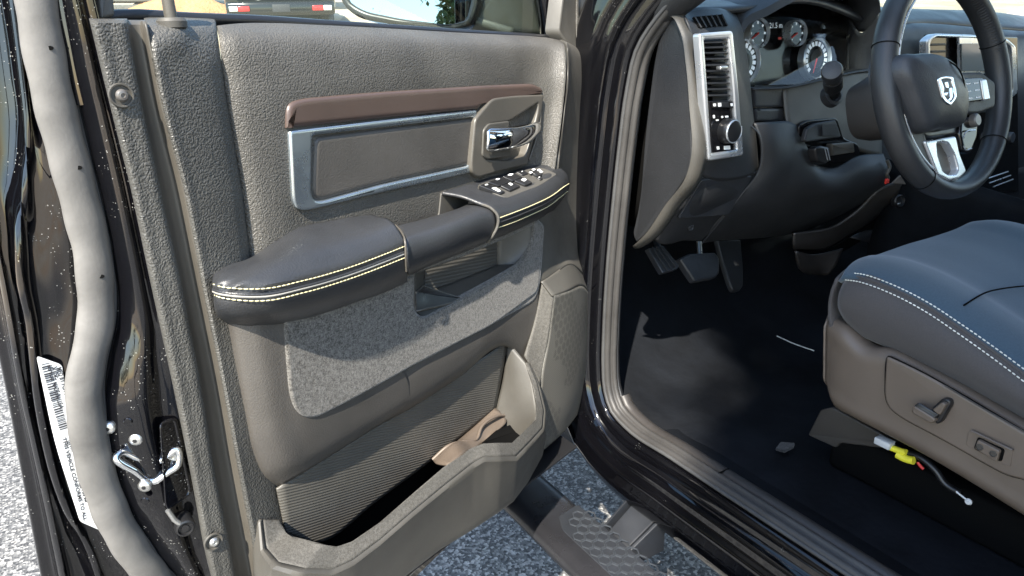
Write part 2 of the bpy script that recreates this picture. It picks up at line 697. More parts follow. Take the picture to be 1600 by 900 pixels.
def grille_mat():
    """speaker cloth of fine perforations with larger hexagons showing through"""
    m = mat_new('speaker_grille', (0.1, 0.1, 0.09), 0.55)
    tc = nd(m, 'ShaderNodeTexCoord')
    du = nd(m, 'ShaderNodeVectorMath', operation='DOT_PRODUCT')
    lk(m, tc.outputs['Object'], du.inputs[0]); du.inputs[1].default_value = DD
    sx = nd(m, 'ShaderNodeSeparateXYZ'); lk(m, tc.outputs['Object'], sx.inputs[0])
    p = 2 * math.pi / 0.0042
    a = math_(m, 'SINE', math_(m, 'MULTIPLY', du.outputs['Value'], p))
    b_ = math_(m, 'SINE', math_(m, 'MULTIPLY', sx.outputs['Z'], p))
    s = math_(m, 'MULTIPLY', a, b_)
    cb = nd(m, 'ShaderNodeCombineXYZ')
    lk(m, du.outputs['Value'], cb.inputs[0]); lk(m, sx.outputs['Z'], cb.inputs[1])
    kk = 2 * math.pi / 0.017
    tot = None
    for an in (90, 210, 330):
        dp = nd(m, 'ShaderNodeVectorMath', operation='DOT_PRODUCT')
        lk(m, cb.outputs[0], dp.inputs[0]); dp.inputs[1].default_value = (math.cos(R(an)) * kk, math.sin(R(an)) * kk, 0)
        cs = math_(m, 'COSINE', dp.outputs['Value'])
        tot = cs if tot is None else math_(m, 'ADD', tot, cs)
    n = noise(m, cb.outputs[0], 7, 2)
    holes = math_(m, 'MULTIPLY', math_(m, 'GREATER_THAN', tot, -0.75), math_(m, 'GREATER_THAN', n.outputs['Fac'], 0.50))
    dark = ramp(m, s, [(0.42, (0.10, 0.095, 0.082)), (0.62, (0.045, 0.043, 0.038))])
    dk2 = ramp(m, s, [(0.30, (0.080, 0.076, 0.066)), (0.5, (0.018, 0.018, 0.017))])
    mx = nd(m, 'ShaderNodeMix', data_type='RGBA')
    lk(m, holes, mx.inputs['Factor']); lk(m, dark, mx.inputs[6]); lk(m, dk2, mx.inputs[7])
    lk(m, mx.outputs[2], bsdf(m).inputs['Base Color'])
    lk(m, bump(m, s, -0.6, 0.0008), bsdf(m).inputs['Normal'])
    return m


M['grille'] = grille_mat()


def asphalt_mat():
    m = mat_new('asphalt', (0.12, 0.12, 0.12), 0.9)
    co = coords(m)
    vo = nd(m, 'ShaderNodeTexVoronoi'); vo.inputs['Scale'].default_value = 130
    lk(m, co, vo.inputs['Vector'])
    vc = nd(m, 'ShaderNodeSeparateColor'); lk(m, vo.outputs['Color'], vc.inputs[0])
    n = noise(m, co, 2.2, 5, 0.6)
    g = ramp(m, vc.outputs[0], [(0.0, (0.035, 0.036, 0.038)), (0.55, (0.12, 0.12, 0.118)), (1.0, (0.36, 0.35, 0.33))])
    f = ramp(m, n.outputs['Fac'], [(0.3, (0.75, 0.75, 0.76)), (0.7, (1.1, 1.08, 1.04))])
    mx = nd(m, 'ShaderNodeMix', data_type='RGBA', blend_type='MULTIPLY')
    mx.inputs['Factor'].default_value = 1
    lk(m, g, mx.inputs[6]); lk(m, f, mx.inputs[7])
    # far lot: pale worn concrete and red dirt
    sx = nd(m, 'ShaderNodeSeparateXYZ'); lk(m, co, sx.inputs[0])
    far = nd(m, 'ShaderNodeMapRange'); far.inputs[1].default_value = 5.0; far.inputs[2].default_value = 6.2
    ln_ = nd(m, 'ShaderNodeVectorMath', operation='LENGTH'); lk(m, co, ln_.inputs[0])
    lk(m, ln_.outputs['Value'], far.inputs[0])
    mf = nd(m, 'ShaderNodeMix', data_type='RGBA')
    n5 = noise(m, co, 0.8, 4)
    cc = ramp(m, n5.outputs['Fac'], [(0.3, (0.40, 0.26, 0.15)), (0.5, (0.40, 0.34, 0.26)), (0.7, (0.46, 0.42, 0.35))])
    lk(m, far.outputs[0], mf.inputs['Factor']); lk(m, mx.outputs[2], mf.inputs[6]); lk(m, cc, mf.inputs[7])
    lk(m, mf.outputs[2], bsdf(m).inputs['Base Color'])
    lk(m, bump(m, vo.outputs['Distance'], 0.8, 0.004), bsdf(m).inputs['Normal'])
    return m


M['asphalt'] = asphalt_mat()


def glass_mat(name, tint, rough=0.0):
    m = bpy.data.materials.new(name); m.use_nodes = True
    t = m.node_tree
    t.nodes.remove(t.nodes['Principled BSDF'])
    tr = nd(m, 'ShaderNodeBsdfTransparent'); tr.inputs[0].default_value = (*tint, 1)
    gl = nd(m, 'ShaderNodeBsdfGlossy'); gl.inputs['Roughness'].default_value = rough
    fr = nd(m, 'ShaderNodeFresnel'); fr.inputs[0].default_value = 1.5
    mx = nd(m, 'ShaderNodeMixShader')
    gm = nd(m, 'ShaderNodeNewGeometry')
    fc = math_(m, 'MULTIPLY', fr.outputs[0], math_(m, 'SUBTRACT', 1.0, gm.outputs['Backfacing']))
    lk(m, fc, mx.inputs[0]); lk(m, tr.outputs[0], mx.inputs[1]); lk(m, gl.outputs[0], mx.inputs[2])
    lk(m, mx.outputs[0], t.nodes['Material Output'].inputs[0])
    return m


M['glass'] = glass_mat('window_glass', (0.90, 0.95, 0.92))
M['lens'] = glass_mat('lens', (0.92, 0.94, 0.95))
M['mirror'] = mat_new('mirror_glass', (0.30, 0.36, 0.42), 0.01, 1.0)


def leaf_mat(name, a, b_):
    m = mat_new(name, a, 0.6)
    co = coords(m)
    n = noise(m, co, 3, 3)
    lk(m, ramp(m, n.outputs['Fac'], [(0.3, a), (0.7, b_)]), bsdf(m).inputs['Base Color'])
    bsdf(m).inputs['Subsurface Weight'].default_value = 0.0
    return m


M['leaf'] = leaf_mat('leaves', (0.045, 0.085, 0.02), (0.11, 0.15, 0.04))
M['leaf2'] = leaf_mat('leaves_autumn', (0.10, 0.10, 0.02), (0.20, 0.10, 0.03))
M['bark'] = plain_mat('bark', (0.10, 0.075, 0.055), 0.9, 0.3, 40, 0.8, depth=0.02)
M['dirt'] = plain_mat('red_dirt', (0.42, 0.20, 0.09), 0.95, 0.3, 12, 0.8, depth=0.05, wscale=2)

M['yellow'] = plain_mat('yellow_tape', (0.75, 0.68, 0.04), 0.5, 0.1, 300, 0.1)
M['paint_step'] = plain_mat('step_coating', (0.016, 0.016, 0.018), 0.3, 0.2, 700, 0.1)
M['step_rubber'] = plain_mat('step_rubber', (0.014, 0.016, 0.020), 0.6, 0.3, 300, 0.2)
M['trim_dark'] = plain_mat('trim_dark', (0.030, 0.027, 0.025), 0.45, 0.15, 700, 0.15)
M['wheel_leather'] = grain_mat('wheel_leather', (0.022, 0.023, 0.025), 0.42, 600, 0.3, 0.0006, 0.2)
M['silver_dark'] = plain_mat('dark_silver', (0.16, 0.15, 0.14), 0.35, 0.1, 400, 0.05, metal=0.5)
M['seat_plastic_dark'] = plain_mat('seat_plastic_dark', (0.045, 0.040, 0.035), 0.5, 0.1, 700, 0.2)
M['lit_print'] = mat_new('lit_print', (0.75, 0.76, 0.74), 0.6)
bsdf(M['lit_print']).inputs['Emission Color'].default_value = (0.8, 0.9, 1.0, 1)
bsdf(M['lit_print']).inputs['Emission Strength'].default_value = 0.12
M['red_lamp'] = mat_new('red_lamp', (0.55, 0.02, 0.02), 0.2)
M['lot_silver'] = mat_new('pale_car_paint', (0.5, 0.5, 0.5), 0.3, coat=0.6)
M['step_ridge'] = plain_mat('step_ridge', (0.030, 0.034, 0.040), 0.5, 0.2, 300, 0.2)
# ================================================================== ground
def ground_z(x, y):
    d = max(math.hypot(x * 0.6, y) - 5.0, 0) if y > 0 else 0
    return 0.135 * d * min(d / 6.0, 1.0) if d < 22 else 0.135 * 22 + (d - 22) * 0.02


gv, gf = [], []
NX, NY = 60, 70
xs_ = [-160 + 320 * (i / NX) for i in range(NX + 1)]
xs_ = [math.copysign(abs(x / 160) ** 2.2 * 160, x) for x in xs_]
ys_ = [math.copysign(abs(t) ** 2.2 * 220, t) for t in [-1 + 2 * j / NY for j in range(NY + 1)]]
for y in ys_:
    for x in xs_:
        gv.append((x, y, ground_z(x, y)))
for j in range(NY):
    for i in range(NX):
        a = j * (NX + 1) + i
        gf.append((a, a + 1, a + NX + 2, a + NX + 1))
g = mesh('ground', gv, gf, M['asphalt'], None)
g['kind'] = 'structure'
# ================================================================== cab: pillar, sill, floor
cab = thing('truck_cab', 'glossy black pickup cab with open front doorway and dark floor', 'truck cab', (0.95, 0.6, 0.40))
raw = [V((0.92, -1.35, 0.60)), V((0.92, -0.6, 0.60)), V((0.92, 0.2, 0.60)), V((0.92, 0.6, 0.60)), V((0.92, 0.85, 0.60)), Xp(982, 662, 0.921), Xp(963, 640, 0.922), Xp(953, 610, 0.924), Xp(950, 570, 0.926), Xp(951, 520, 0.930),
       Xp(956, 430, 0.936), Xp(966, 320, 0.945), Xp(977, 220, 0.952), Xp(988, 140, 0.958), Xp(1004, 75, 0.964), Xp(1034, 28, 0.974), Xp(1068, -10, 0.985), Xp(1160, -90, 1.01), Xp(1330, -200, 1.05)]
path = crv(raw, 150)
IC = next(i for i in range(150) if path[i].y > 0.93)


def sweep(name, prof, mat, parent, sub=3, thick=0.0, lin=False, rng=(0, 150), **kw):
    """profile points (dx, r): dx into the cab, r outwards from the opening"""
    G = []
    P = crv([V((a, b, 0)) for a, b in prof], (len(prof) - 1) * sub + 1, lin)
    for i in range(*rng):
        p = path[i]
        t = (path[min(i + 1, 149)] - path[max(i - 1, 0)]).normalized()
        o_ = V((0, t.z, -t.y)).normalized()          # outwards: down at the sill, forward at the pillar
        if o_.z > 0 and i < 30:
            o_ = -o_
        G.append([p + V((q.x, 0, 0)) + o_ * q.y for q in P])
    return gridmesh(name, G, mat, parent, thick, **kw)


sw = sweep('body_shut_face', [(0.0, 0.006), (-0.012, 0.008), (-0.022, 0.012), (-0.026, 0.020), (-0.030, 0.034), (-0.036, 0.037), (-0.046, 0.039), (-0.050, 0.046), (-0.051, 0.060), (-0.056, 0.066), (-0.060, 0.074), (-0.061, 0.090), (-0.062, 0.112), (-0.060, 0.130), (-0.050, 0.146), (-0.036, 0.150), (-0.030, 0.160), (0.02, 0.175), (0.10, 0.18)], M['paint_clean'], cab)
ws = sweep('opening_seal', [(-0.006, 0.010), (-0.012, 0.004), (-0.013, -0.003), (-0.009, -0.009), (-0.003, -0.010), (0.000, -0.006), (0.004, -0.0065), (0.007, -0.011), (0.012, -0.013), (0.017, -0.010), (0.020, -0.004), (0.020, 0.006)], M['seal_mid'], cab)
tube('seal_lip', [p + V((-0.014, 0, 0)) + V((0, 0.0, 0)) for p in path], 0.004, M['seal_dark'], ws, 8)
# inner sill trim and its grained tread, kick panel further forward
sweep('sill_trim', [(0.018, 0.006), (0.022, -0.008), (0.034, -0.012), (0.046, -0.006), (0.058, 0.010), (0.064, 0.024)], M['trim_dark'], cab, rng=(0, IC + 6))
sweep('sill_tread', [(0.060, 0.016), (0.070, 0.024), (0.085, 0.029), (0.110, 0.036), (0.135, 0.046)], M['mat_rubber'], cab, rng=(0, IC + 2))
sweep('pillar_trim', [(0.018, 0.006), (0.024, -0.004), (0.036, 0.004), (0.044, 0.014)], M['dash'], cab, rng=(IC + 1, 150))
for y_ in (0.752,):
    boxm('trim_joint', (0.945, y_, 0.611), WX, (0.030, 0.0016, 0.004), 0.0, M['void'], cab)
# floor, toe board, tunnel
fl_rows = []
for x in (1.02, 1.12, 1.3, 1.5, 1.7, 1.78, 1.9, 2.3, 2.8):
    hump = 0.0 if x < 1.74 else min((x - 1.74) / 0.2, 1) * 0.16
    fl_rows.append([V((x, y, z + hump * (0.8 if y < 1.2 else 0.5) + 0.004 * math.sin(x * 19 + y * 13))) for y, z in ((-0.6, 0.55), (0.0, 0.55), (0.5, 0.55), (0.9, 0.552), (1.12, 0.562), (1.26, 0.62), (1.42, 0.78), (1.50, 0.95), (1.52, 1.2))])
patch('floor_covering', fl_rows, 36, 60, M['mat_rubber'], cab, thick=0.004)
# carpeted strip along the sill and seat rail cover
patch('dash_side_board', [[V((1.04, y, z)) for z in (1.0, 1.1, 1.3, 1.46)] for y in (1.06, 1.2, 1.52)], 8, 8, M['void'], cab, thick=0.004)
# roof, windscreen frame, far side: what shades the interior
rf = []
for y, z0, xin in ((-1.4, 1.90, 0.0), (-0.6, 1.93, 0.0), (0.0, 1.93, 0.0), (0.30, 1.90, 0.01)):
    rf.append([V((x, y, z)) for x, z in ((1.035, z0 - 0.12), (1.045, z0 - 0.05), (1.12, z0 - 0.01), (1.9, z0 + 0.02), (2.68, z0 - 0.01), (2.755, z0 - 0.05), (2.765, z0 - 0.12))])
patch('roof', rf, 12, 40, M['paint'], cab, thick=0.03, face_cam=False)
patch('roof_header', [[V((x, 0.30, 1.885)), V((x, 0.36, 1.84)), V((x, 0.40, 1.80))] for x in (1.06, 1.9, 2.74)], 12, 8, M['dash'], cab, thick=0.03)
tube('front_pillar', crv([V((1.05, 0.36, 1.82)), V((1.02, 0.72, 1.62)), V((0.99, 1.05, 1.44)), V((0.985, 1.22, 1.35))], 30), 0.035, M['dash'], cab, 12)
tube('front_pillar', crv([V((2.74, 0.36, 1.82)), V((2.78, 0.72, 1.62)), V((2.80, 1.05, 1.44)), V((2.80, 1.30, 1.30))], 30), 0.04, M['dash'], cab, 12)
slab('windscreen', [V((1.03, 0.42, 1.80)), V((2.72, 0.42, 1.80)), V((2.82, 1.42, 1.36)), V((0.98, 1.42, 1.36))], V((0, -0.4, -0.9)), 0.005, 0.001, M['glass'], cab, 1)
patch('far_side', [[V((2.86, y, 0.5)), V((2.87, y, 0.9)), V((2.83, y, 1.30))] for y in (-1.4, 0, 1.4)], 10, 10, M['dash'], cab, thick=0.06)
patch('rear_cab_side', [[V((0.93, y, 0.55)), V((0.90, y, 0.9)), V((0.93, y, 1.32))] for y in (-1.4, -0.8, -0.02)], 10, 10, M['paint'], cab, thick=0.10)
slab('centre_pillar', [V((0.97, -0.10, 0.55)), V((0.95, 0.02, 0.55)), V((1.04, -0.06, 1.85)), V((1.05, -0.20, 1.85))], V((-1, 0, 0)), 0.08, 0.02, M['paint'], cab)
slab('rear_wall', [V((0.95, -1.4, 0.5)), V((2.85, -1.4, 0.5)), V((2.75, -1.38, 1.9)), V((1.05, -1.38, 1.9))], V((0, 1, 0)), 0.05, 0.01, M['dash'], cab)
# front wing and bonnet beyond the screen
patch('front_wing', [[V((0.90, y, 0.55)), V((0.86, y, 0.9)), V((0.90, y, 1.2)), V((1.0, y, 1.29)), V((1.9, y, 1.33))] for y in (1.42, 1.9, 2.5, 3.1)], 14, 24, M['paint'], cab, thick=0.004)

# ---- running board
rb = thing('running_board', 'black tubular side step with honeycomb tread below the door sill', 'running board', (0.74, 0.6, 0.33))
prof = [(0.672, 0.405), (0.676, 0.422), (0.690, 0.430), (0.71, 0.432), (0.76, 0.432), (0.785, 0.430), (0.800, 0.420), (0.804, 0.400), (0.795, 0.375), (0.74, 0.362), (0.69, 0.375)]
Q = crv([V((a, 0, b)) for a, b in prof], 40, closed=True)
ysr = [-1.3, -0.5, 0.2, 0.5, 0.8, 0.95, 1.1, 1.35, 1.55, 1.62, 1.66]
gs = [1, 1, 1, 1, 1, 1, 1, 1, 0.97, 0.85, 0.5]
cq = V((0.74, 0, 0.395))
gridmesh('step_tube', [[cq + (q - cq) * s + V((0, y, 0)) for q in Q] for y, s in zip(ysr, gs)], M['paint_step'], rb, closed_v=True, face_cam=False)
y_end = Zp(890, 805, 0.433).y
tr = [V((0.716, -1.2, 0.4335)), V((0.716, y_end - 0.03, 0.4335)), V((0.735, y_end + 0.01, 0.4335)), V((0.795, y_end + 0.02, 0.4335)), V((0.797, -1.2, 0.4335))]
tread = slab('tread_pad', fillet(tr, 0.008), UP, 0.008, 0.0015, M['step_rubber'], rb)
hexme = None
a_ = 0.0158
dxh, dyh = a_ * 1.5, a_ * math.sqrt(3)
for ci in range(4):
    for ri in range(36):
        x = 0.7205 + 0.0110 + ci * dxh * 0.86
        y = y_end - 0.012 - ri * dyh - (dyh / 2 if ci % 2 else 0)
        if y < 0.28 or (ci == 0 and y > y_end - 0.04):
            continue
        if hexme is None:
            P = [V((math.cos(k * math.pi / 3) * a_ * 0.84, math.sin(k * math.pi / 3) * a_ * 0.97, 0)) for k in range(6)]
            vv, ff = [], []
            for sc_, h in ((1.0, 0.0), (0.98, 0.0024), (0.84, 0.0024), (0.78, 0.0)):
                vv += [p * sc_ + V((0, 0, h)) for p in P]
            for q in range(3):
                for k in range(6):
                    ff.append((q * 6 + k, q * 6 + (k + 1) % 6, (q + 1) * 6 + (k + 1) % 6, (q + 1) * 6 + k))
            hexme = bpy.data.meshes.new('tread_cell')
            hexme.from_pydata([tuple(v) for v in vv], [], ff)
            hexme.materials.append(M['step_ridge'])
        o = bpy.data.objects.new('tread_cell', hexme)
        col.objects.link(o)
        o.parent = tread
        o.location = V((x, y, 0.4336)) - LOC[rb.name]
# bracket between step and rocker
for yb in (0.885, -0.5):
    bk = boxm('bracket', (0.835, yb, 0.40), WX, (0.10, 0.075, 0.04), 0.008, M['step_rubber'], rb)
    slab('bracket_web', [V((0.80, yb + 0.03, 0.425)), V((0.88, yb + 0.034, 0.47)), V((0.88, yb - 0.034, 0.47)), V((0.80, yb - 0.03, 0.425))], V((-0.5, 0, 1)), 0.006, 0.002, M['step_rubber'], bk)
    for s_ in (-1, 1):
        slab('bracket_gusset', [V((0.795, yb + s_ * 0.045, 0.43)), V((0.885, yb + s_ * 0.05, 0.48)), V((0.885, yb + s_ * 0.05, 0.39)), V((0.80, yb + s_ * 0.045, 0.385))], V((0, s_, 0)), 0.006, 0.002, M['step_rubber'], bk)
tube('frame_rail', [V((1.02, -1.3, 0.44)), V((1.02, 3.0, 0.44))], 0.07, M['step_rubber'], cab, 8)
# ================================================================== open front door
door = thing('door_assembly', 'open black pickup front door showing its grey trimmed inner panel', 'door', (0.93, 1.17, 0.45))


def interp(tab, y):
    if y <= tab[0][1]:
        a, b = tab[0], tab[1]
    elif y >= tab[-1][1]:
        a, b = tab[-2], tab[-1]
    else:
        for a, b in zip(tab, tab[1:]):
            if a[1] <= y <= b[1]:
                break
    return a[0] + (b[0] - a[0]) * (y - a[1]) / (b[1] - a[1])


T_ = [(143, 33), (167, 133), (207, 293), (240, 450), (273, 600), (300, 733), (323, 860), (333, 900)]
A_ = [(118, 0), (143, 110), (177, 253), (203, 373), (226, 487), (227, 533), (219, 600), (230, 683), (247, 750), (263, 800), (287, 867), (305, 900)]
SR = [(87, 0), (100, 83), (115, 167), (133, 233), (148, 300), (168, 383), (175, 450), (175, 517), (163, 560), (153, 600), (160, 683), (170, 733), (187, 787), (213, 833), (267, 897)]
SL = [(27, 0), (37, 73), (53, 150), (73, 227), (94, 298), (113, 367), (123, 417), (126, 483), (115, 550), (107, 597), (113, 667), (130, 733), (153, 800), (180, 860), (207, 900)]
B_ = [(20, 0), (30, 67), (38, 140), (46, 217), (40, 290), (30, 340), (32, 433), (45, 483), (53, 550), (57, 600), (77, 710), (100, 787), (143, 863), (155, 900)]
C_ = [(-30, 200), (-20, 300), (0, 400), (18, 500), (35, 600), (60, 710), (80, 800), (101, 900)]
O_ = [(-75, 200), (-60, 300), (-38, 400), (-15, 500), (7, 600), (35, 750), (63, 900)]

# pressed steel shut face, latch end; ridges and channels run up the edge
rows = []
ys = [-260, -120, -40, 40, 120, 200, 280, 360, 440, 500, 560, 620, 680, 740, 800, 860, 920, 990]
for y in ys:
    t, a, sr, sl, b, c, o = (interp(q, y) for q in (T_, A_, SR, SL, B_, C_, O_))
    rows.append([Dp(t + 14, y, -0.024), Dp(t + 2, y, -0.026), Dp((t + a) / 2, y, -0.034), Dp(a + 3, y, -0.030), Dp(a - 3, y, -0.031),
                 Dp(a * 0.65 + sr * 0.35, y, -0.040), Dp(a * 0.35 + sr * 0.65, y, -0.052), Dp(sr, y, -0.066), Dp((sr + sl) / 2, y, -0.074), Dp(sl, y, -0.080),
                 Dp(sl * 0.6 + b * 0.4, y, -0.086), Dp(b + 7, y, -0.090), Dp(b + 1, y, -0.083), Dp(b - 5, y, -0.086), Dp(b - 9, y, -0.100), Dp((b + c) / 2, y, -0.112),
                 Dp(c + 5, y, -0.114), Dp(c, y, -0.106), Dp(c - 5, y, -0.110), Dp((c + o) / 2, y, -0.128), Dp(o + 3, y, -0.134), Dp(o, y, -0.140), Dp(o + 1, y, -0.146)])
patch('shut_face', rows, 60, 110, M['paint'], door, thick=0.002)
# door skin on the far side, front edge, belt and bottom
uo0 = V((0, 0, 0))


def dpt(u, z, w):
    return CAM * 0 + DD * u + UP * z + DN * (w - DIST)


skin = [[dpt(u, z, w) for z, w in ((0.40, -0.10), (0.46, -0.135), (0.7, -0.165), (1.0, -0.172), (1.25, -0.165), (1.385, -0.158), (1.39, -0.150))] for u in (0.31, 0.6, 1.0, 1.30)]
patch('outer_skin', skin, 8, 24, M['paint'], door, thick=0.003)
slab('inner_shell', fillet(L(lambda u, z: dpt(u, z, -0.03), (0.40, 1.36), (0.40, 0.50), (1.18, 0.50), (1.32, 0.66), (1.34, 1.36)), 0.03), DN, 0.09, 0.006, M['paint'], door)

# bulb seal round the shut face
sp = []
for y in [-260, -120, 0, 60, 120, 180, 240, 300, 340, 380, 420, 450, 485, 517, 550, 580, 610, 650, 690, 730, 770, 800, 830, 860, 900, 950]:
    a, b = interp(SL, y), interp(SR, y)
    sp.append(Dp((a + b) / 2, y, -0.062))
sp = crv(sp, 110)
rr = [0.0185 + 0.0006 * math.sin(i * 0.9) for i in range(110)]
weather = tube('weatherstrip', sp, rr, M['seal'], door, sides=18, up=DN, flat=0.62)
tube('seal_lip', [p + DD * 0.0185 - DN * 0.004 for p in sp], 0.006, M['seal_dark'], weather, sides=8)
holes = [(78, 75), (123, 262), (158, 432)]
for hx, hy in holes:
    p = Dp(hx, hy, -0.0505)
    lathe('vent_hole', p, (CAM - p), [(0.0001, 0.0006), (0.0028, 0.0006), (0.0032, -0.002), (0.003, -0.004)], M['void'], weather, 10, 0.7)
# pale scuffs on the rubber
# certification label, printed sideways
lw = -0.079
lab = fillet([Dp(57, 556, lw), Dp(97, 570, lw + 0.005), Dp(108, 650, lw + 0.005), Dp(160, 830, lw + 0.004), Dp(125, 815, lw), Dp(85, 690, lw)], [0.004, 0.004, 0.02, 0.004, 0.004, 0.03], 4)
ln = (lab[6] - lab[0]).cross(lab[-8] - lab[0]).normalized()
if ln.dot(CAM - lab[0]) < 0:
    ln = -ln
lc_ = sum(lab, V()) / len(lab)
lab = [p - ln * (p - lc_).dot(ln) for p in lab]
label_o = slab('paper_label', lab, ln, 0.0012, 0.0003, M['paper'], door, 2)
lo = lab[0] + ln * 0.0006


def on_label(px, py):
    p = CAM
    r = ray(px, py)
    c0 = lc_ + ln * 0.0004
    return CAM + r * ((c0 - CAM).dot(ln) / r.dot(ln))


random.seed(3)
d0, d1 = on_label(64, 570), on_label(93, 672)
ldir = (d1 - d0).normalized()
acr = ldir.cross(ln).normalized()
if acr.dot(on_label(90, 600) - on_label(70, 607)) < 0:
    acr = -acr
vb, fb = [], []
x = 0.0
tot = (d1 - d0).length
while x < tot:
    wbar = random.choice([0.0007, 0.0011, 0.0016])
    a = d0 + ldir * x
    k = len(vb)
    vb += [a, a + acr * 0.0075, a + acr * 0.0075 + ldir * wbar, a + ldir * wbar]
    fb.append((k, k + 1, k + 2, k + 3))
    x += wbar + random.choice([0.0008, 0.0012, 0.0018])
mesh('barcode', vb, fb, M['print'], label_o, smooth=False, face_cam=True)


def lab_text(s, p0, p1, size):
    a, b = on_label(*p0), on_label(*p1)
    ex = (b - a).normalized()
    ey = ln.cross(ex).normalized()
    t = text('print', s, a, ex, ey, size, M['print'], label_o, bold=size * 0.02)
    lx = max((v.co + off(label_o) - a).dot(ex) for v in t.data.vertices)
    k = (b - a).length / lx
    for v in t.data.vertices:
        d = v.co + off(label_o) - a
        v.co += ex * d.dot(ex) * (k - 1)


lab_text('MFD BY FCA US LLC', (88, 575), (106, 635), 0.0062)
lab_text('VIN:', (81, 574), (86, 592), 0.0062)
lab_text('VEHICLE MADE IN U.S.A.', (74, 572), (93, 640), 0.0062)
lab_text('GVWR', (103, 690), (112, 706), 0.0075)
lab_text('THIS VEHICLE CONFORMS TO ALL', (97, 685), (131, 814), 0.005)
lab_text('TIRES', (120, 745), (126, 764), 0.008)
lab_text('RIMS', (127, 765), (133, 785), 0.008)
lab_text('COLD PSI', (121, 716), (148, 812), 0.005)

# latch mouth, its back plate and screws
bp = fillet([Dp(247, 662, -0.026), Dp(274, 655, -0.024), Dp(298, 765, -0.022), Dp(296, 775, -0.022), Dp(262, 800, -0.024), Dp(256, 790, -0.026)], 0.006)
slab('latch_plate', bp, DN * 0.6 - DD, 0.006, 0.002, M['paint'], door)
la = thing('door_latch', 'x', 'x') if False else None
lt = crv([Dp(238, 752, -0.034), Dp(212, 737, -0.038), Dp(183, 712, -0.046), Dp(187, 708, -0.047), Dp(215, 716, -0.042), Dp(243, 722, -0.036), Dp(262, 712, -0.028), Dp(275, 702, -0.024), Dp(277, 728, -0.022), Dp(262, 738, -0.026), Dp(240, 752, -0.033)], 60, closed=True)
latch = tube('door_latch', lt, 0.0042, M['chrome'], door, sides=10, closed=True, up=DN, flat=1.0)
ins = fillet([p for p in L(Dp, (192, 714, -0.047), (215, 720, -0.042), (240, 726, -0.037), (268, 714, -0.028), (272, 726, -0.026), (240, 746, -0.036), (214, 732, -0.041))], 0.004)
slab('latch_mouth', ins, DN * 0.6 - DD, 0.003, 0.001, M['void'], latch)
tooth = fillet(L(Dp, (256, 716, -0.026), (272, 705, -0.022), (275, 722, -0.022)), 0.003)
slab('latch_tooth', tooth, DN * 0.7 - DD, 0.006, 0.0015, M['zinc'], latch)
for (sx_, sy_, w_) in ((169, 669, -0.058), (212, 687, -0.038), (226, 760, -0.033)):
    p = Dp(sx_, sy_, w_)
    sc_ = lathe('screw', p, DN * 0.75 - DD * 0.9, [(0.0001, 0.003), (0.0045, 0.0028), (0.0068, 0.0012), (0.0074, 0), (0.0074, -0.004)], M['zinc'], door, 16)
    lathe('screw_socket', p + (DN * 0.75 - DD * 0.9).normalized() * 0.0031, DN * 0.75 - DD * 0.9, [(0.0018, 0.0003), (0.0026, 0.0)], M['black'], sc_, 6)
for (sx_, sy_) in ((200, 659), (227, 783)):
    p = Dp(sx_, sy_, -0.0405 if sx_ < 220 else -0.035)
    lathe('dimple', p, DN * 0.75 - DD * 0.9, [(0.0001, 0.001), (0.004, 0.001), (0.005, 0)], M['paint'], door, 12)
# rubber bumper
p = Dp(290, 826, -0.016)
ax_ = DN * 0.8 - DD * 0.35
bu = lathe('rubber_bumper', p, ax_, [(0.0105, -0.026), (0.0115, -0.004), (0.0105, 0.0), (0.0085, 0.001), (0.0075, -0.002), (0.0045, -0.002), (0.004, 0.0), (0.0001, 0.0)], M['black'], door, 22)
tube('latch_rod', L(Dp, (262, 797, -0.024), (272, 812, -0.022), (281, 818, -0.020)), 0.003, M['zinc'], door)

# ---- rear border of the trim: flat strip, groove and grained band
K1 = [(197, 36), (217, 150), (250, 300), (283, 450), (313, 600), (333, 733), (357, 850), (366, 900)]
K2 = [(230, 50), (253, 167), (288, 300), (317, 450), (348, 600), (370, 720), (395, 850), (404, 900)]
K3 = [(338, 45), (350, 133), (377, 293), (390, 397), (392, 430)]
rows = []
for y in [29, 36, 60, 110, 160, 220, 290, 360, 430, 500, 570, 640, 710, 780, 850, 910, 980]:
    t, k1 = interp(T_, y), interp(K1, y)
    b = -0.014 if y < 33 else 0.0
    rows.append([Dp(t - 1, y, -0.026 + b), Dp(t, y, -0.006 + b), Dp(t + 3, y, -0.003 + b), Dp((t + k1) / 2, y, -0.001 + b), Dp(k1 - 3, y, 0.0 + b), Dp(k1, y, -0.001 + b), Dp(k1 + 3, y, -0.006 + b)])
patch('rear_strip', rows, 90, 26, M['leather_rear'], door, thick=0.002)
rows = []
for y in [31, 38, 60, 110, 160, 220, 290, 360, 430, 500, 570, 640, 710, 780, 850, 910, 980]:
    k1, k2 = interp(K1, y), interp(K2, y)
    b = -0.014 if y < 35 else 0.0
    rows.append([Dp(k1 + 2, y, -0.005 + b), Dp(k1 * 0.7 + k2 * 0.3, y, -0.013 + b), Dp(k1 * 0.35 + k2 * 0.65, y, -0.012 + b), Dp(k2 - 3, y, -0.001 + b), Dp(k2, y, 0.002 + b)])
patch('edge_groove', rows, 90, 22, M['trim_smooth'], door, thick=0.002)
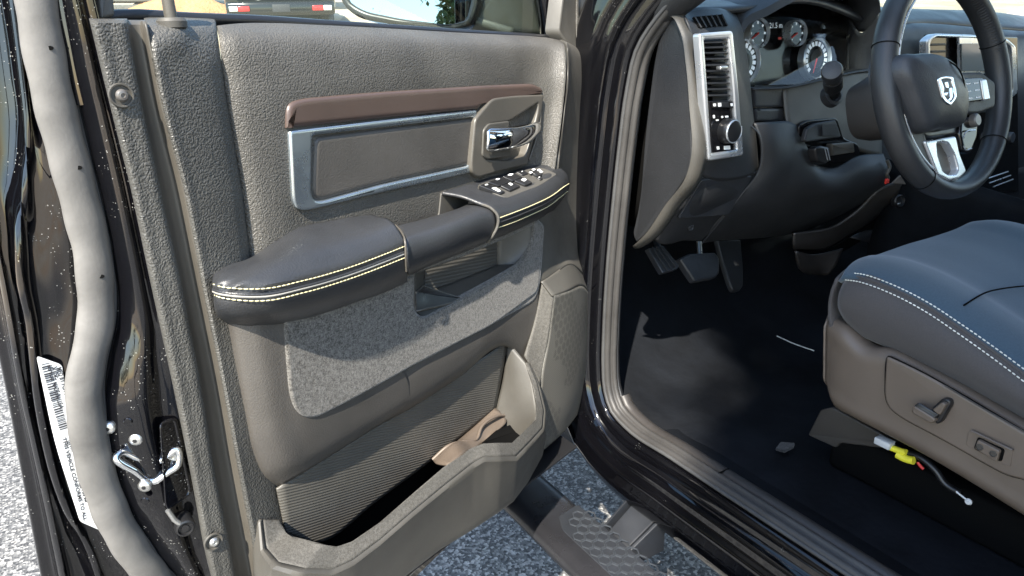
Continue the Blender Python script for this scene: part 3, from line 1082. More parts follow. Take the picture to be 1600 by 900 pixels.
# grained band between groove and pad, running down under the armrest and past the pocket
KR = [(338, 45), (350, 133), (377, 293), (390, 397), (391, 440), (392, 480), (394, 500), (400, 560), (410, 640), (425, 710), (445, 770), (455, 830), (465, 900), (475, 960)]
rows = []
for y in [27, 30, 36, 48, 64, 90, 133, 180, 240, 293, 350, 400, 450, 500, 560, 640, 700, 750, 800, 850, 900, 970]:
    k2, k3 = interp(K2, y), interp(KR, y)
    b = {27: -0.05, 30: -0.036, 36: -0.022, 48: -0.010, 64: -0.004}.get(y, 0.0)
    bl = 0.010 * math.exp(-((y - 48) / 26.0) ** 2)          # swelling under the lock knob
    low = 0.012 * min(max((y - 430) / 200, 0), 1)
    bk = lambda x: bl * math.exp(-((x - 270) / 26.0) ** 2)
    xs = [k2 - 1, k2 + 3, k2 * 0.78 + k3 * 0.22, k2 * 0.56 + k3 * 0.44, k2 * 0.34 + k3 * 0.66, k2 * 0.12 + k3 * 0.88, k3 - 1, k3 + 1]
    ws = [0.001, 0.004, 0.004, 0.003, 0.001, -0.003, -0.008, -0.016]
    rows.append([Dp(x_, y, w_ + b + bk(x_) + low * (1 if i_ < 6 else 0.5)) for i_, (x_, w_) in enumerate(zip(xs, ws))])
patch('rear_band', rows, 110, 34, M['leather_rear'], door, thick=0.002)
for (sx_, sy_, w_) in ((189, 149, 0.0), (333, 846, 0.0)):
    p = Dp(sx_, sy_, w_ + 0.001)
    cup = lathe('screw_cup', p, DN - DD * 0.2, [(0.0001, -0.001), (0.0085, -0.001), (0.0095, 0.002), (0.0108, 0.0022), (0.0115, 0.0)], M['trim'], door, 22)
    s_ = lathe('screw', p + DN * 0.002, DN - DD * 0.2, [(0.0001, 0.0022), (0.0018, 0.0022), (0.0022, 0.0034), (0.0042, 0.003), (0.0055, 0.0012), (0.006, 0.0)], M['zinc'] if sy_ > 500 else M['silver_dark'], door, 18)
# lock knob and grommet
kb = Dp(268, 33, -0.012)
lathe('grommet', kb, UP, [(0.0001, 0.004), (0.0125, 0.003), (0.0145, 0.0), (0.014, -0.006)], M['trim'], door, 24)
tube('lock_knob', [kb - UP * 0.01, kb + UP * 0.02, kb + UP * 0.05, kb + UP * 0.06], [0.0062, 0.0060, 0.0058, 0.003], M['trim_smooth'], door, 14)

# ---- upper pad
colx = [
    [(339, 40, -0.030), (343, 62, -0.013), (350, 133, -0.012), (363, 215, -0.012), (377, 293, -0.012), (390, 397, -0.012), (394, 440, -0.012)],
    [(356, 38, -0.030), (362, 60, -0.008), (371, 133, -0.004), (384, 215, -0.004), (397, 293, -0.004), (410, 397, -0.004), (414, 440, -0.004)],
    [(385, 36, -0.032), (392, 60, -0.006), (402, 133, 0.001), (414, 215, 0.001), (427, 293, 0.001), (438, 390, 0.001), (442, 440, 0.001)],
    [(430, 36, -0.034), (436, 60, -0.006), (444, 133, 0.003), (454, 215, 0.002), (464, 293, 0.001), (474, 380, 0.0), (478, 430, 0.0)],
    [(500, 39, -0.036), (505, 62, -0.006), (510, 120, 0.003), (520, 205, 0.0), (528, 290, 0.0), (535, 360, 0.0), (540, 420, 0.0)],
    [(600, 44, -0.036), (604, 66, -0.006), (608, 115, 0.003), (614, 190, 0.0), (618, 275, 0.0), (622, 340, 0.0), (624, 400, 0.0)],
    [(700, 50, -0.036), (703, 70, -0.006), (705, 112, 0.003), (706, 180, 0.0), (706, 250, 0.0), (706, 320, 0.0), (706, 370, 0.0)],
    [(780, 54, -0.036), (783, 74, -0.006), (785, 112, 0.003), (782, 170, 0.002), (778, 240, 0.002), (772, 300, 0.002), (770, 350, 0.002)],
    [(836, 57, -0.034), (842, 76, -0.004), (846, 112, 0.005), (842, 170, 0.006), (836, 240, 0.006), (830, 300, 0.006), (826, 350, 0.006)],
    [(862, 60, -0.030), (868, 78, 0.006), (869, 112, 0.020), (865, 170, 0.021), (857, 240, 0.021), (850, 300, 0.020), (844, 350, 0.018)],
    [(876, 63, -0.022), (883, 76, 0.020), (884, 112, 0.036), (879, 170, 0.037), (870, 240, 0.037), (862, 300, 0.034), (857, 350, 0.030)],
]
patch('upper_pad', [L(Dp, *c) for c in colx], 120, 80, M['leather'], door, thick=0.003)
# belt moulding at the glass
tube('belt_moulding', crv(L(Dp, (150, 30, -0.05), (187, 26, -0.05), (300, 30, -0.05), (400, 33, -0.05), (500, 39, -0.05), (600, 45, -0.05), (700, 51, -0.05), (860, 60, -0.05)), 40), 0.007, M['black'], door, up=UP)
# front flange of the trim
colx = [
    [(874, 62, -0.022), (882, 76, 0.010), (883, 112, 0.020), (878, 170, 0.020), (866, 240, 0.020), (848, 300, 0.020), (832, 350, 0.026), (832, 410, 0.034), (834, 441, 0.040)],
    [(877, 62, -0.020), (886, 74, 0.020), (887, 112, 0.034), (882, 170, 0.035), (873, 240, 0.035), (865, 300, 0.032), (858, 350, 0.030), (850, 410, 0.040), (846, 441, 0.045)],
    [(880, 62, -0.022), (891, 75, 0.012), (893, 112, 0.022), (888, 170, 0.023), (880, 240, 0.023), (872, 300, 0.023), (866, 350, 0.026), (862, 410, 0.040), (866, 430, 0.045)],
    [(898, 68, -0.022), (907, 84, 0.002), (908, 115, 0.010), (904, 170, 0.010), (897, 240, 0.010), (892, 300, 0.010), (888, 350, 0.012), (884, 404, 0.030), (888, 413, 0.042)],
    [(920, 74, -0.028), (930, 90, -0.012), (930, 120, -0.010), (926, 170, -0.010), (920, 240, -0.010), (917, 300, -0.010), (916, 350, -0.008), (914, 404, 0.004), (909, 425, 0.030)],
    [(926, 76, -0.045), (935, 90, -0.034), (933, 120, -0.032), (929, 170, -0.032), (924, 240, -0.032), (921, 300, -0.032), (919, 350, -0.030), (920, 404, -0.018), (919, 442, 0.006)],
]
patch('front_flange', [L(Dp, *c) for c in colx], 40, 70, M['trim'], door, thick=0.003)
# window corner cover
sail = L(Dp, (884, -30, -0.02), (874, 50, -0.02), (884, 66, -0.014), (900, 78, -0.008), (906, 92, -0.004), (905, 108, -0.003), (911, 121, -0.003), (932, 120, -0.020), (937, 80, -0.024), (953, 12, -0.024), (958, -30, -0.024))
sl_ = slab('corner_cover', fillet(sail, 0.008, 4), DN * 0.9 + DD * 0.15, 0.03, 0.004, M['trim'], door)
tube('cover_ridge', crv(L(Dp, (903, -30, -0.016), (902, 20, -0.014), (903, 60, -0.008), (907, 84, -0.003)), 20), 0.005, M['leather'], sl_, up=DN, flat=0.5)
slab('cover_flap', fillet(L(Dp, (934, 24, -0.018), (946, 18, -0.02), (944, 45, -0.018), (938, 80, -0.016), (930, 112, -0.012), (918, 117, -0.002), (913, 108, -0.0), (920, 60, -0.006)), 0.006, 4), DN, 0.02, 0.003, M['trim_smooth'], sl_)

# ---- window, frame and mirror
gl = [dpt(u, z, w) for u, z, w in ((0.39, 1.395, -0.062), (1.30, 1.37, -0.062), (1.22, 1.62, -0.072), (1.0, 1.86, -0.085), (0.44, 1.90, -0.085))]
slab('window_glass', gl, DN, 0.004, 0.0005, M['glass'], door, 1)
fr = crv([dpt(u, z, w) for u, z, w in ((0.385, 1.36, -0.066), (0.39, 1.6, -0.075), (0.42, 1.88, -0.09), (0.5, 1.93, -0.092), (0.98, 1.91, -0.092), (1.14, 1.78, -0.085), (1.27, 1.55, -0.075), (1.325, 1.38, -0.066))], 60)
tube('window_frame', fr, 0.03, M['paint'], door, 12, up=DN, flat=0.8)
tube('frame_run', [p + (sum(fr, V()) / 60 - p).normalized() * 0.028 for p in fr], 0.009, M['seal_dark'], door, 10, up=DN)
slab('frame_cover', fillet(L(Dp, (152, -40, -0.034), (176, -40, -0.034), (181, 26, -0.03), (158, 31, -0.03)), 0.004), DN, 0.02, 0.003, M['trim'], door)

# exterior mirror: housing, bezel, reflecting glass, arm
mn_ = V((-0.70, -0.71, 0.045)).normalized()
mc0 = Dp(742, 10, -0.17)


def Mp(px, py, h=0.0):
    r = ray(px, py)
    c0 = mc0 + mn_ * h
    return CAM + r * ((c0 - CAM).dot(mn_) / r.dot(mn_))


mo = crv(L(Mp, (524, -120), (526, -20), (536, 8), (556, 25), (600, 36), (660, 43), (715, 44), (735, 38), (743, 20), (748, -60), (745, -120), (736, -150), (640, -160), (540, -150)), 70, closed=True)
mi = crv(L(Mp, (537, -118), (537, -20), (545, 2), (562, 14), (602, 25), (660, 34), (712, 36), (727, 30), (732, 16), (737, -60), (735, -118), (728, -140), (640, -148), (550, -140)), 70, closed=True)
mirror = slab('mirror_bezel', mo, mn_, 0.03, 0.006, M['black'], door, hollow=mi)
slab('mirror_glass', [p - mn_ * 0.006 for p in mi], mn_, 0.003, 0.0004, M['mirror'], mirror, 1)
mb = []
cc_ = sum(mo, V()) / len(mo)
for k, (s_, d_) in enumerate(((1.0, 0.02), (1.02, 0.04), (0.97, 0.07), (0.8, 0.11), (0.5, 0.135), (0.1, 0.14))):
    mb.append([cc_ + (p - cc_) * s_ - mn_ * d_ for p in mo])
gridmesh('mirror_housing', mb, M['paint'], mirror, closed_v=True, face_cam=False)
slab('mirror_arm', fillet([Mp(738, -60, -0.02), Dp(800, -40, -0.13), Dp(862, -40, -0.12), Dp(862, 60, -0.12), Dp(800, 56, -0.13), Mp(738, 36, -0.02)], 0.01), DN, 0.05, 0.012, M['trim'], door)  # arm kept grey to stand in for the reflection in the glass

# ---- inserts
brown = L(Dp, (450, 201, 0.008), (450, 163, 0.008), (470, 154, 0.008), (600, 143, 0.008), (700, 137.5, 0.008), (767, 133, 0.008), (835, 131, 0.010), (849, 138, 0.011), (849, 148, 0.011), (813, 148, 0.010), (773, 151, 0.008), (760, 159, 0.008), (748, 171, 0.008), (600, 185, 0.008))
slab('brown_insert', fillet(brown, [0.001, 0.02, 0.02, 0.05, 0.05, 0.05, 0.012, 0.006, 0.004, 0.02, 0.012, 0.01, 0.001, 0.02], 4), DN, 0.016, 0.006, M['brown'], door, 4)
fo = L(Dp, (453, 204, 0.007), (600, 187, 0.007), (746, 171, 0.007), (746, 182, 0.007), (742, 225, 0.006), (738, 270, 0.006), (600, 301, 0.006), (475, 331, 0.006), (459, 322, 0.006))
fi = L(Dp, (489, 212, 0.007), (600, 199, 0.007), (741, 183, 0.007), (741, 190, 0.007), (737, 222, 0.006), (733, 259, 0.006), (600, 288, 0.006), (499, 316, 0.006), (487, 308, 0.006))
rd = [0.006, 0.02, 0.004, 0.004, 0.02, 0.004, 0.02, 0.014, 0.014]
frm = slab('trim_frame', fillet(fo, rd, 5), DN, 0.016, 0.0035, M['satin'], door, 3, hollow=fillet(fi, rd, 5))
pad = L(Dp, (493, 214, 0.004), (600, 201, 0.004), (742, 184, 0.004), (738, 222, 0.003), (733, 258, 0.003), (600, 287, 0.003), (502, 314, 0.003), (489, 305, 0.003))
slab('insert_pad', fillet(pad, [0.01, 0.04, 0.004, 0.03, 0.006, 0.04, 0.012, 0.012], 5), DN, 0.012, 0.006, M['softtrim'], door, 4)

# ---- inside handle: bezel with a recess, chromed lever
bz = L(Dp, (743, 187, 0.012), (748, 180, 0.012), (770, 154, 0.012), (800, 150, 0.012), (850, 148, 0.016), (847, 175, 0.016), (824, 257, 0.014), (780, 268, 0.012), (747, 278, 0.012), (738, 269, 0.012), (737, 253, 0.012))
hz_ = L(Dp, (756, 226, 0.012), (758, 206, 0.012), (766, 194, 0.012), (796, 190, 0.012), (842, 160, 0.016), (841, 176, 0.016), (822, 244, 0.014), (795, 252, 0.012), (763, 249, 0.012), (757, 246, 0.012), (755, 240, 0.012))
bezel = slab('handle_bezel', fillet(bz, [0.01, 0.008, 0.012, 0.02, 0.004, 0.02, 0.004, 0.02, 0.008, 0.006, 0.01], 4), DN, 0.03, 0.003, M['trim_smooth'], door, 3, hollow=fillet(hz_, [0.008, 0.008, 0.008, 0.012, 0.006, 0.02, 0.006, 0.01, 0.006, 0.006, 0.006], 4))
rec = [
    L(Dp, (756, 194, 0.010), (754, 222, 0.010), (755, 250, 0.010)),
    L(Dp, (770, 192, 0.004), (770, 222, 0.002), (770, 250, 0.004)),
    L(Dp, (792, 172, -0.006), (790, 216, -0.012), (788, 254, -0.008)),
    L(Dp, (815, 163, -0.010), (812, 210, -0.016), (806, 254, -0.010)),
    L(Dp, (836, 158, -0.002), (832, 206, -0.004), (820, 250, -0.002)),
    L(Dp, (846, 156, 0.014), (842, 200, 0.014), (826, 250, 0.013)),
]
patch('handle_recess', rec, 26, 20, M['trim_smooth'], bezel, thick=0.003)
slab('lever_plate', fillet(L(Dp, (754, 244, 0.0145), (756, 203, 0.0145), (764, 193, 0.0145), (797, 189, 0.0145), (794, 207, 0.0145), (800, 243, 0.0145), (763, 249, 0.0145)), 0.006, 4), DN, 0.006, 0.002, M['trim'], bezel)
lev = [
    L(Dp, (766, 199, 0.020), (763, 203, 0.024), (762, 219, 0.026), (761, 234, 0.024), (763, 238, 0.018)),
    L(Dp, (781, 199, 0.024), (779, 203, 0.029), (778, 219, 0.032), (777, 233, 0.029), (778, 237, 0.022)),
    L(Dp, (800, 198, 0.027), (799, 202, 0.033), (797, 217, 0.036), (795, 230, 0.032), (795, 234, 0.026)),
    L(Dp, (822, 194, 0.024), (822, 198, 0.031), (820, 213, 0.034), (816, 225, 0.030), (815, 229, 0.024)),
    L(Dp, (838, 190, 0.018), (839, 193, 0.023), (838, 208, 0.026), (832, 218, 0.023), (830, 222, 0.018)),
    L(Dp, (845, 189, 0.008), (846, 192, 0.011), (844, 206, 0.013), (838, 214, 0.011), (836, 218, 0.008)),
]
patch('pull_lever', lev, 40, 22, M['chrome'], bezel, thick=0.004)

# ---- armrest
def arm_rows(cols_):
    return [L(Dp, *c) for c in cols_]


rear_arm = arm_rows([
    [(336, 426, 0.0), (332, 433, 0.012), (331, 446, 0.018), (332, 452, 0.018), (333, 463, 0.018), (334, 478, 0.016), (340, 494, 0.008), (352, 504, 0.0)],
    [(352, 416, 0.0), (342, 434, 0.032), (338, 447, 0.040), (339, 453, 0.0385), (340, 464, 0.040), (342, 482, 0.036), (350, 498, 0.024), (360, 507, 0.010)],
    [(388, 404, 0.0), (372, 434, 0.052), (368, 449, 0.060), (368, 456, 0.0585), (369, 467, 0.060), (371, 487, 0.055), (376, 503, 0.040), (382, 511, 0.024)],
    [(425, 380, 0.0), (415, 428, 0.066), (413, 449, 0.075), (413, 457, 0.0735), (413, 468, 0.075), (415, 486, 0.070), (418, 500, 0.056), (422, 508, 0.038)],
    [(460, 358, 0.0), (470, 415, 0.074), (472, 437, 0.083), (472, 445, 0.0815), (472, 456, 0.083), (474, 474, 0.078), (476, 489, 0.064), (480, 497, 0.046)],
    [(515, 345, 0.0), (535, 398, 0.076), (540, 418, 0.085), (540, 426, 0.0835), (540, 436, 0.085), (542, 453, 0.080), (545, 468, 0.066), (548, 475, 0.050)],
    [(560, 337, 0.0), (590, 376, 0.074), (597, 396, 0.084), (597, 405, 0.0825), (597, 415, 0.084), (598, 433, 0.080), (600, 448, 0.066), (602, 456, 0.052)],
    [(580, 335, 0.0), (622, 358, 0.072), (633, 379, 0.082), (633, 389, 0.081), (633, 399, 0.082), (634, 418, 0.078), (636, 430, 0.066), (637, 440, 0.052)],
])
arm = patch('rear_armrest', rear_arm, 70, 46, M['armrest'], door, thick=0.004)
up_st = [Dp(333, 444, 0.0305)] + L(Dp, (345, 448, 0.0465), (372, 451, 0.063), (413, 451, 0.0765), (472, 439, 0.0848), (540, 420, 0.0868), (597, 399, 0.0858), (632, 385, 0.0838))
lo_st = [Dp(335, 461, 0.0305)] + L(Dp, (345, 465, 0.0465), (372, 469, 0.063), (413, 470, 0.0765), (472, 458, 0.0848), (540, 438, 0.0868), (597, 417, 0.0858), (632, 403, 0.0838))
stitches('stitching', up_st, 0.0058, 0.78, 0.00085, M['thread_yellow'], arm)
stitches('stitching', lo_st, 0.0058, 0.78, 0.00085, M['thread_yellow'], arm)
mid_st = [a.lerp(b, 0.5) for a, b in zip(up_st, lo_st)]
tube('piping', crv([p - DN * 0.0015 for p in mid_st], 50), 0.0016, M['armrest'], arm, 6)
tube('piping', crv([a.lerp(b, 0.68) - DN * 0.0015 for a, b in zip(up_st, lo_st)], 50), 0.0014, M['line_highlight'], arm, 6)  # pale strip gives the highlight line between the stitch rows as colour
# dark slot where the armrest leaves the pad
# pull handle bridge
br = arm_rows([
    [(622, 352, 0.030), (630, 362, 0.056), (635, 378, 0.078), (636, 400, 0.082), (637, 418, 0.078), (640, 430, 0.060), (642, 425, 0.035)],
    [(655, 344, 0.030), (664, 352, 0.056), (672, 368, 0.078), (673, 388, 0.082), (673, 404, 0.078), (674, 414, 0.060), (674, 410, 0.035)],
    [(690, 334, 0.030), (700, 340, 0.056), (712, 352, 0.078), (714, 372, 0.082), (714, 388, 0.078), (714, 398, 0.060), (712, 394, 0.035)],
    [(722, 323, 0.030), (738, 326, 0.056), (752, 336, 0.076), (755, 354, 0.080), (752, 372, 0.076), (748, 384, 0.060), (744, 380, 0.035)],
    [(735, 317, 0.030), (755, 321, 0.056), (772, 333, 0.076), (775, 350, 0.080), (768, 368, 0.076), (762, 378, 0.060), (756, 374, 0.035)],
])
pull = patch('pull_handle', br, 40, 34, M['softtrim_black'] if 'softtrim_black' in M else M['armrest'], door, thick=0.005)
# dark liner behind the grip
slab('grip_liner', fillet(L(Dp, (625, 360, 0.002), (686, 338, 0.002), (690, 300, 0.002), (745, 287, 0.002), (745, 330, 0.002), (640, 372, 0.002)), 0.006), DN, 0.004, 0.001, M['trim'], door)
# light seam bands at both ends of the bridge
tube('seam_band', crv(L(Dp, (618, 352, 0.046), (627, 362, 0.066), (633, 378, 0.084), (634, 400, 0.0855), (635, 424, 0.080)), 26), 0.0016, M['trim_smooth'], pull, 8)
tube('seam_band', crv(L(Dp, (733, 316, 0.036), (752, 319, 0.058), (768, 326, 0.074), (778, 338, 0.0825), (777, 354, 0.0815), (770, 368, 0.077), (762, 379, 0.064)), 30), 0.0024, M['lip'], pull, 8)
# switch pod, top plate drawn as a lofted shell
pod = arm_rows([
    [(690, 300, 0.002), (722, 306, 0.030), (748, 316, 0.056), (764, 322, 0.070), (776, 336, 0.080), (777, 350, 0.080), (770, 366, 0.074), (762, 378, 0.058)],
    [(720, 291, 0.002), (752, 300, 0.030), (780, 312, 0.060), (792, 320, 0.074), (797, 331, 0.081), (798, 342, 0.081), (793, 356, 0.074), (786, 368, 0.058)],
    [(760, 279, 0.002), (785, 288, 0.030), (815, 299, 0.060), (827, 308, 0.074), (831, 318, 0.080), (831, 328, 0.080), (826, 342, 0.073), (818, 354, 0.056)],
    [(800, 268, 0.002), (820, 275, 0.028), (846, 285, 0.056), (858, 293, 0.068), (862, 303, 0.074), (861, 313, 0.073), (855, 327, 0.065), (846, 340, 0.048)],
    [(832, 259, 0.008), (848, 265, 0.028), (868, 272, 0.048), (878, 280, 0.058), (882, 289, 0.062), (881, 300, 0.061), (872, 315, 0.052), (858, 332, 0.036)],
    [(860, 258, 0.024), (872, 261, 0.032), (883, 268, 0.040), (888, 276, 0.044), (890, 286, 0.046), (888, 297, 0.045), (880, 310, 0.038), (866, 328, 0.028)],
])
podo = patch('switch_pod', pod, 46, 44, M['armrest'], door, thick=0.005)
s1 = L(Dp, (779, 341, 0.0825), (798, 334, 0.0830), (831, 321, 0.0818), (862, 306, 0.0760), (881, 292, 0.0645), (889, 287, 0.0480))
s2 = L(Dp, (778, 356, 0.0805), (798, 349, 0.0805), (829, 336, 0.0790), (859, 321, 0.0710), (878, 306, 0.0600), (887, 299, 0.0460))
stitches('stitching', s1, 0.0052, 0.85, 0.0009, M['thread_yellow'], podo)
stitches('stitching', s2, 0.0052, 0.85, 0.0009, M['thread_yellow'], podo)
tube('piping', crv([a.lerp(b, 0.5) for a, b in zip(s1, s2)], 40), 0.0015, M['armrest'], podo, 6)
# switch plate fitted to the pod's upper face
pq = [Dp(744, 290, 0.018), Dp(827, 264, 0.018), Dp(848, 262, 0.026), Dp(868, 279, 0.046), Dp(840, 297, 0.058), Dp(790, 311, 0.062)]
pn = (pq[1] - pq[0]).cross(pq[5] - pq[0]).normalized()
if pn.z < 0:
    pn = -pn
pc = sum(pq, V()) / 6
pq = [p - pn * (p - pc).dot(pn) + pn * 0.004 for p in pq]
plate = slab('switch_plate', fillet(pq, [0.01, 0.01, 0.01, 0.008, 0.02, 0.012], 4), pn, 0.012, 0.0015, M['trim'], podo)


def on_plate(px, py, h=0.0):
    c0 = pc + pn * (0.004 + h)
    r = ray(px, py)
    return CAM + r * ((c0 - CAM).dot(pn) / r.dot(pn))


def key(quad, h, print_q=None, mat=M['black']):
    k = slab('switch_key', fillet([on_plate(*q) + pn * h for q in quad], 0.0025, 3), pn, h + 0.003, 0.0012, mat, plate, 3) if False else None
    b = bpy.data.objects
    k = slab('switch_key', fillet([on_plate(*q) + pn * h for q in quad], 0.0025, 3), pn, h + 0.003, 0.0012, mat, podo, 3)
    for q in (print_q or []):
        qx, qy = sum(p[0] for p in q) / len(q), sum(p[1] for p in q) / len(q)
        q = [(qx + (p[0] - qx) * 0.62, qy + (p[1] - qy) * 0.62) for p in q]
        slab('switch_symbol', fillet([on_plate(*s) + pn * (h + 0.0006) for s in q], 0.0015, 3), pn, 0.0005, 0.0001, M['white_print'], k, 1)


Z = lambda x, y: (740 + x / 9.0, 240 + y / 9.0)
key([Z(70, 465), Z(165, 430), Z(440, 555), Z(375, 585)], 0.003, [[Z(130, 455), Z(195, 445), Z(215, 465), Z(150, 475)], [Z(195, 495), Z(300, 485), Z(415, 560), Z(360, 578)]])
key([Z(190, 425), Z(385, 355), Z(520, 420), Z(350, 480)], 0.004, [[Z(275, 390), Z(330, 372), Z(385, 385), Z(320, 410)]])
key([Z(365, 475), Z(530, 425), Z(650, 480), Z(510, 545)], 0.004, [[Z(450, 445), Z(500, 430), Z(565, 465), Z(520, 492)]])
key([Z(400, 345), Z(555, 295), Z(680, 355), Z(545, 410)], 0.004, [[Z(440, 340), Z(480, 308), Z(575, 305), Z(535, 345)]])
key([Z(560, 405), Z(690, 355), Z(820, 430), Z(720, 470)], 0.004, [[Z(625, 395), Z(700, 360), Z(760, 395), Z(705, 435)]])
key([Z(590, 265), Z(690, 240), Z(770, 290), Z(690, 320)], 0.002, [[Z(660, 262), Z(690, 255), Z(690, 270), Z(670, 276)]])
dial = on_plate(*Z(870, 290))
dl = lathe('mirror_dial', dial, pn, [(0.0115, -0.002), (0.0115, 0.003), (0.0105, 0.0045), (0.0001, 0.005)], M['black'], podo, 20)
for q in ((830, 258), (905, 265), (790, 300), (935, 290)):
    slab('switch_symbol', [on_plate(*Z(q[0] + a, q[1] + b)) + pn * 0.0056 for a, b in ((-28, 0), (0, -16), (28, 0), (0, 16))], pn, 0.0005, 0.0001, M['white_print'], dl, 1)
key([Z(870, 345), Z(930, 325), Z(975, 365), Z(940, 385)], 0.002, [[Z(895, 345), Z(925, 335), Z(940, 350), Z(910, 358)]])

# ---- lower panel: bolster with flecked insert and pull cup
low = [
    [(352, 500, 0.002), (362, 567, 0.002), (377, 650, 0.002), (390, 712, 0.002), (408, 750, 0.002), (433, 765, 0.004)],
    [(366, 498, 0.022), (377, 567, 0.022), (391, 650, 0.022), (403, 705, 0.022), (420, 738, 0.022), (446, 755, 0.020)],
    [(390, 492, 0.034), (402, 567, 0.034), (415, 650, 0.034), (426, 698, 0.034), (442, 727, 0.033), (470, 741, 0.028)],
    [(440, 478, 0.040), (446, 560, 0.041), (458, 640, 0.041), (472, 682, 0.040), (490, 708, 0.037), (510, 716, 0.030)],
    [(520, 455, 0.042), (528, 540, 0.044), (540, 600, 0.044), (556, 640, 0.042), (566, 668, 0.038), (574, 676, 0.030)],
    [(600, 432, 0.042), (610, 510, 0.044), (622, 560, 0.044), (640, 598, 0.042), (644, 624, 0.038), (648, 630, 0.030)],
]
patch('bolster_rear', arm_rows(low), 60, 50, M['softtrim'], door, thick=0.003)
# cup opening and ring round it
ring_o = L(Dp, (600, 440, 0.044), (640, 424, 0.046), (720, 396, 0.046), (800, 362, 0.044), (842, 342, 0.042), (852, 352, 0.044), (846, 440, 0.046), (838, 470, 0.045), (770, 508, 0.044), (700, 545, 0.044), (640, 576, 0.044), (618, 560, 0.044))
ring_i = L(Dp, (646, 440, 0.046), (650, 418, 0.046), (720, 392, 0.046), (800, 358, 0.044), (832, 346, 0.044), (835, 352, 0.044), (831, 388, 0.046), (818, 412, 0.046), (770, 440, 0.046), (722, 466, 0.046), (662, 497, 0.046), (648, 484, 0.046))
rdd = [0.004, 0.004, 0.02, 0.02, 0.004, 0.01, 0.02, 0.02, 0.02, 0.02, 0.014, 0.012]
slab('cup_surround', fillet(ring_o, rdd, 4), DN, 0.012, 0.005, M['fleck'], door, 4, hollow=fillet(ring_i, rdd, 4))
fl = L(Dp, (447, 497, 0.0455), (540, 474, 0.0475), (632, 436, 0.0475), (640, 470, 0.0475), (640, 576, 0.0475), (560, 620, 0.0475), (492, 654, 0.0455), (470, 650, 0.0450), (456, 626, 0.0450), (450, 560, 0.0455))
fl2 = L(Dp, (447, 497, 0.0455), (540, 474, 0.0475), (648, 430, 0.0475), (647, 486, 0.0475), (661, 499, 0.0475), (722, 468, 0.0475), (820, 414, 0.0475), (845, 400, 0.047), (842, 455, 0.047), (770, 508, 0.0475), (660, 564, 0.0475), (560, 620, 0.0475), (492, 655, 0.0455), (470, 650, 0.0450), (456, 626, 0.0450), (450, 560, 0.0455))
slab('fabric_insert', fillet(fl2, [0.004, 0.04, 0.004, 0.01, 0.014, 0.02, 0.02, 0.01, 0.02, 0.03, 0.03, 0.03, 0.016, 0.016, 0.02, 0.03], 4), DN, 0.012, 0.003, M['fleck'], door, 3)
# strip below the fabric out to the pocket's front corner
low2 = [
    [(580, 560, 0.036), (590, 625, 0.036), (598, 650, 0.034), (602, 660, 0.026)],
    [(640, 540, 0.040), (640, 600, 0.0418), (644, 626, 0.0378), (648, 634, 0.028)],
    [(700, 510, 0.040), (706, 565, 0.042), (712, 582, 0.038), (716, 590, 0.028)],
    [(770, 470, 0.040), (778, 522, 0.042), (786, 534, 0.038), (792, 542, 0.028)],
    [(838, 420, 0.040), (832, 500, 0.044), (822, 540, 0.042), (818, 568, 0.034)],
    [(848, 420, 0.041), (842, 490, 0.045), (834, 540, 0.044), (828, 575, 0.040)],
]
patch('bolster_front', arm_rows(low2), 40, 26, M['softtrim'], door, thick=0.003)
# cup interior: ribbed wall, far side wall, floor and a tray divider
cupw = 0.002
cup = slab('pull_cup', fillet(L(Dp, (640, 420, cupw), (850, 335, cupw), (850, 420, cupw), (650, 500, cupw)), 0.004), DN, 0.004, 0.001, M['ribbed_cup'], door)
patch('cup_side', [L(Dp, (777, 372, cupw), (776, 420, cupw), (776, 440, cupw)), L(Dp, (836, 346, 0.043), (832, 388, 0.045), (819, 413, 0.045))], 8, 14, M['trim'], cup, thick=0.003)
patch('cup_floor', [L(Dp, (650, 462, cupw), (720, 436, cupw), (790, 408, cupw)), L(Dp, (648, 486, 0.044), (722, 468, 0.044), (820, 413, 0.044))], 8, 14, M['trim'], cup, thick=0.003)
patch('cup_side_rear', [L(Dp, (664, 420, cupw), (664, 450, cupw), (664, 470, cupw)), L(Dp, (647, 426, 0.044), (647, 470, 0.044), (650, 492, 0.044))], 8, 14, M['trim'], cup, thick=0.003)
slab('tray_divider', fillet(L(Dp, (650, 455, 0.040), (662, 447, 0.010), (724, 466, 0.042), (662, 496, 0.043), (650, 488, 0.043)), 0.003), UP * 0.6 + DN, 0.003, 0.001, M['black'], cup)
tube('divider_edge', L(Dp, (650, 457, 0.041), (661, 447, 0.012), (722, 467, 0.043)), 0.0016, M['trim_smooth'], cup, 6)

# ---- map pocket
back = [
    L(Dp, (433, 764, 0.018), (440, 798, 0.017), (447, 832, 0.016)),
    L(Dp, (466, 743, 0.020), (484, 796, 0.018), (503, 847, 0.016)),
    L(Dp, (540, 696, 0.020), (562, 750, 0.018), (588, 784, 0.016)),
    L(Dp, (640, 633, 0.022), (658, 680, 0.019), (676, 718, 0.016)),
    L(Dp, (720, 582, 0.022), (724, 635, 0.019), (728, 676, 0.016)),
    L(Dp, (794, 533, 0.022), (784, 590, 0.018), (775, 638, 0.016)),
]
pocket = patch('map_pocket', back, 40, 20, M['ribbed'], door, thick=0.003)
patch('pocket_shade', [L(Dp, (440, 800, -0.004), (470, 900, -0.004)), L(Dp, (590, 740, -0.004), (600, 860, -0.004)), L(Dp, (790, 600, -0.004), (780, 720, -0.004))], 12, 10, M['void'], pocket, thick=0.003)  # near-black sheet; shade deep in the pocket put into its colour
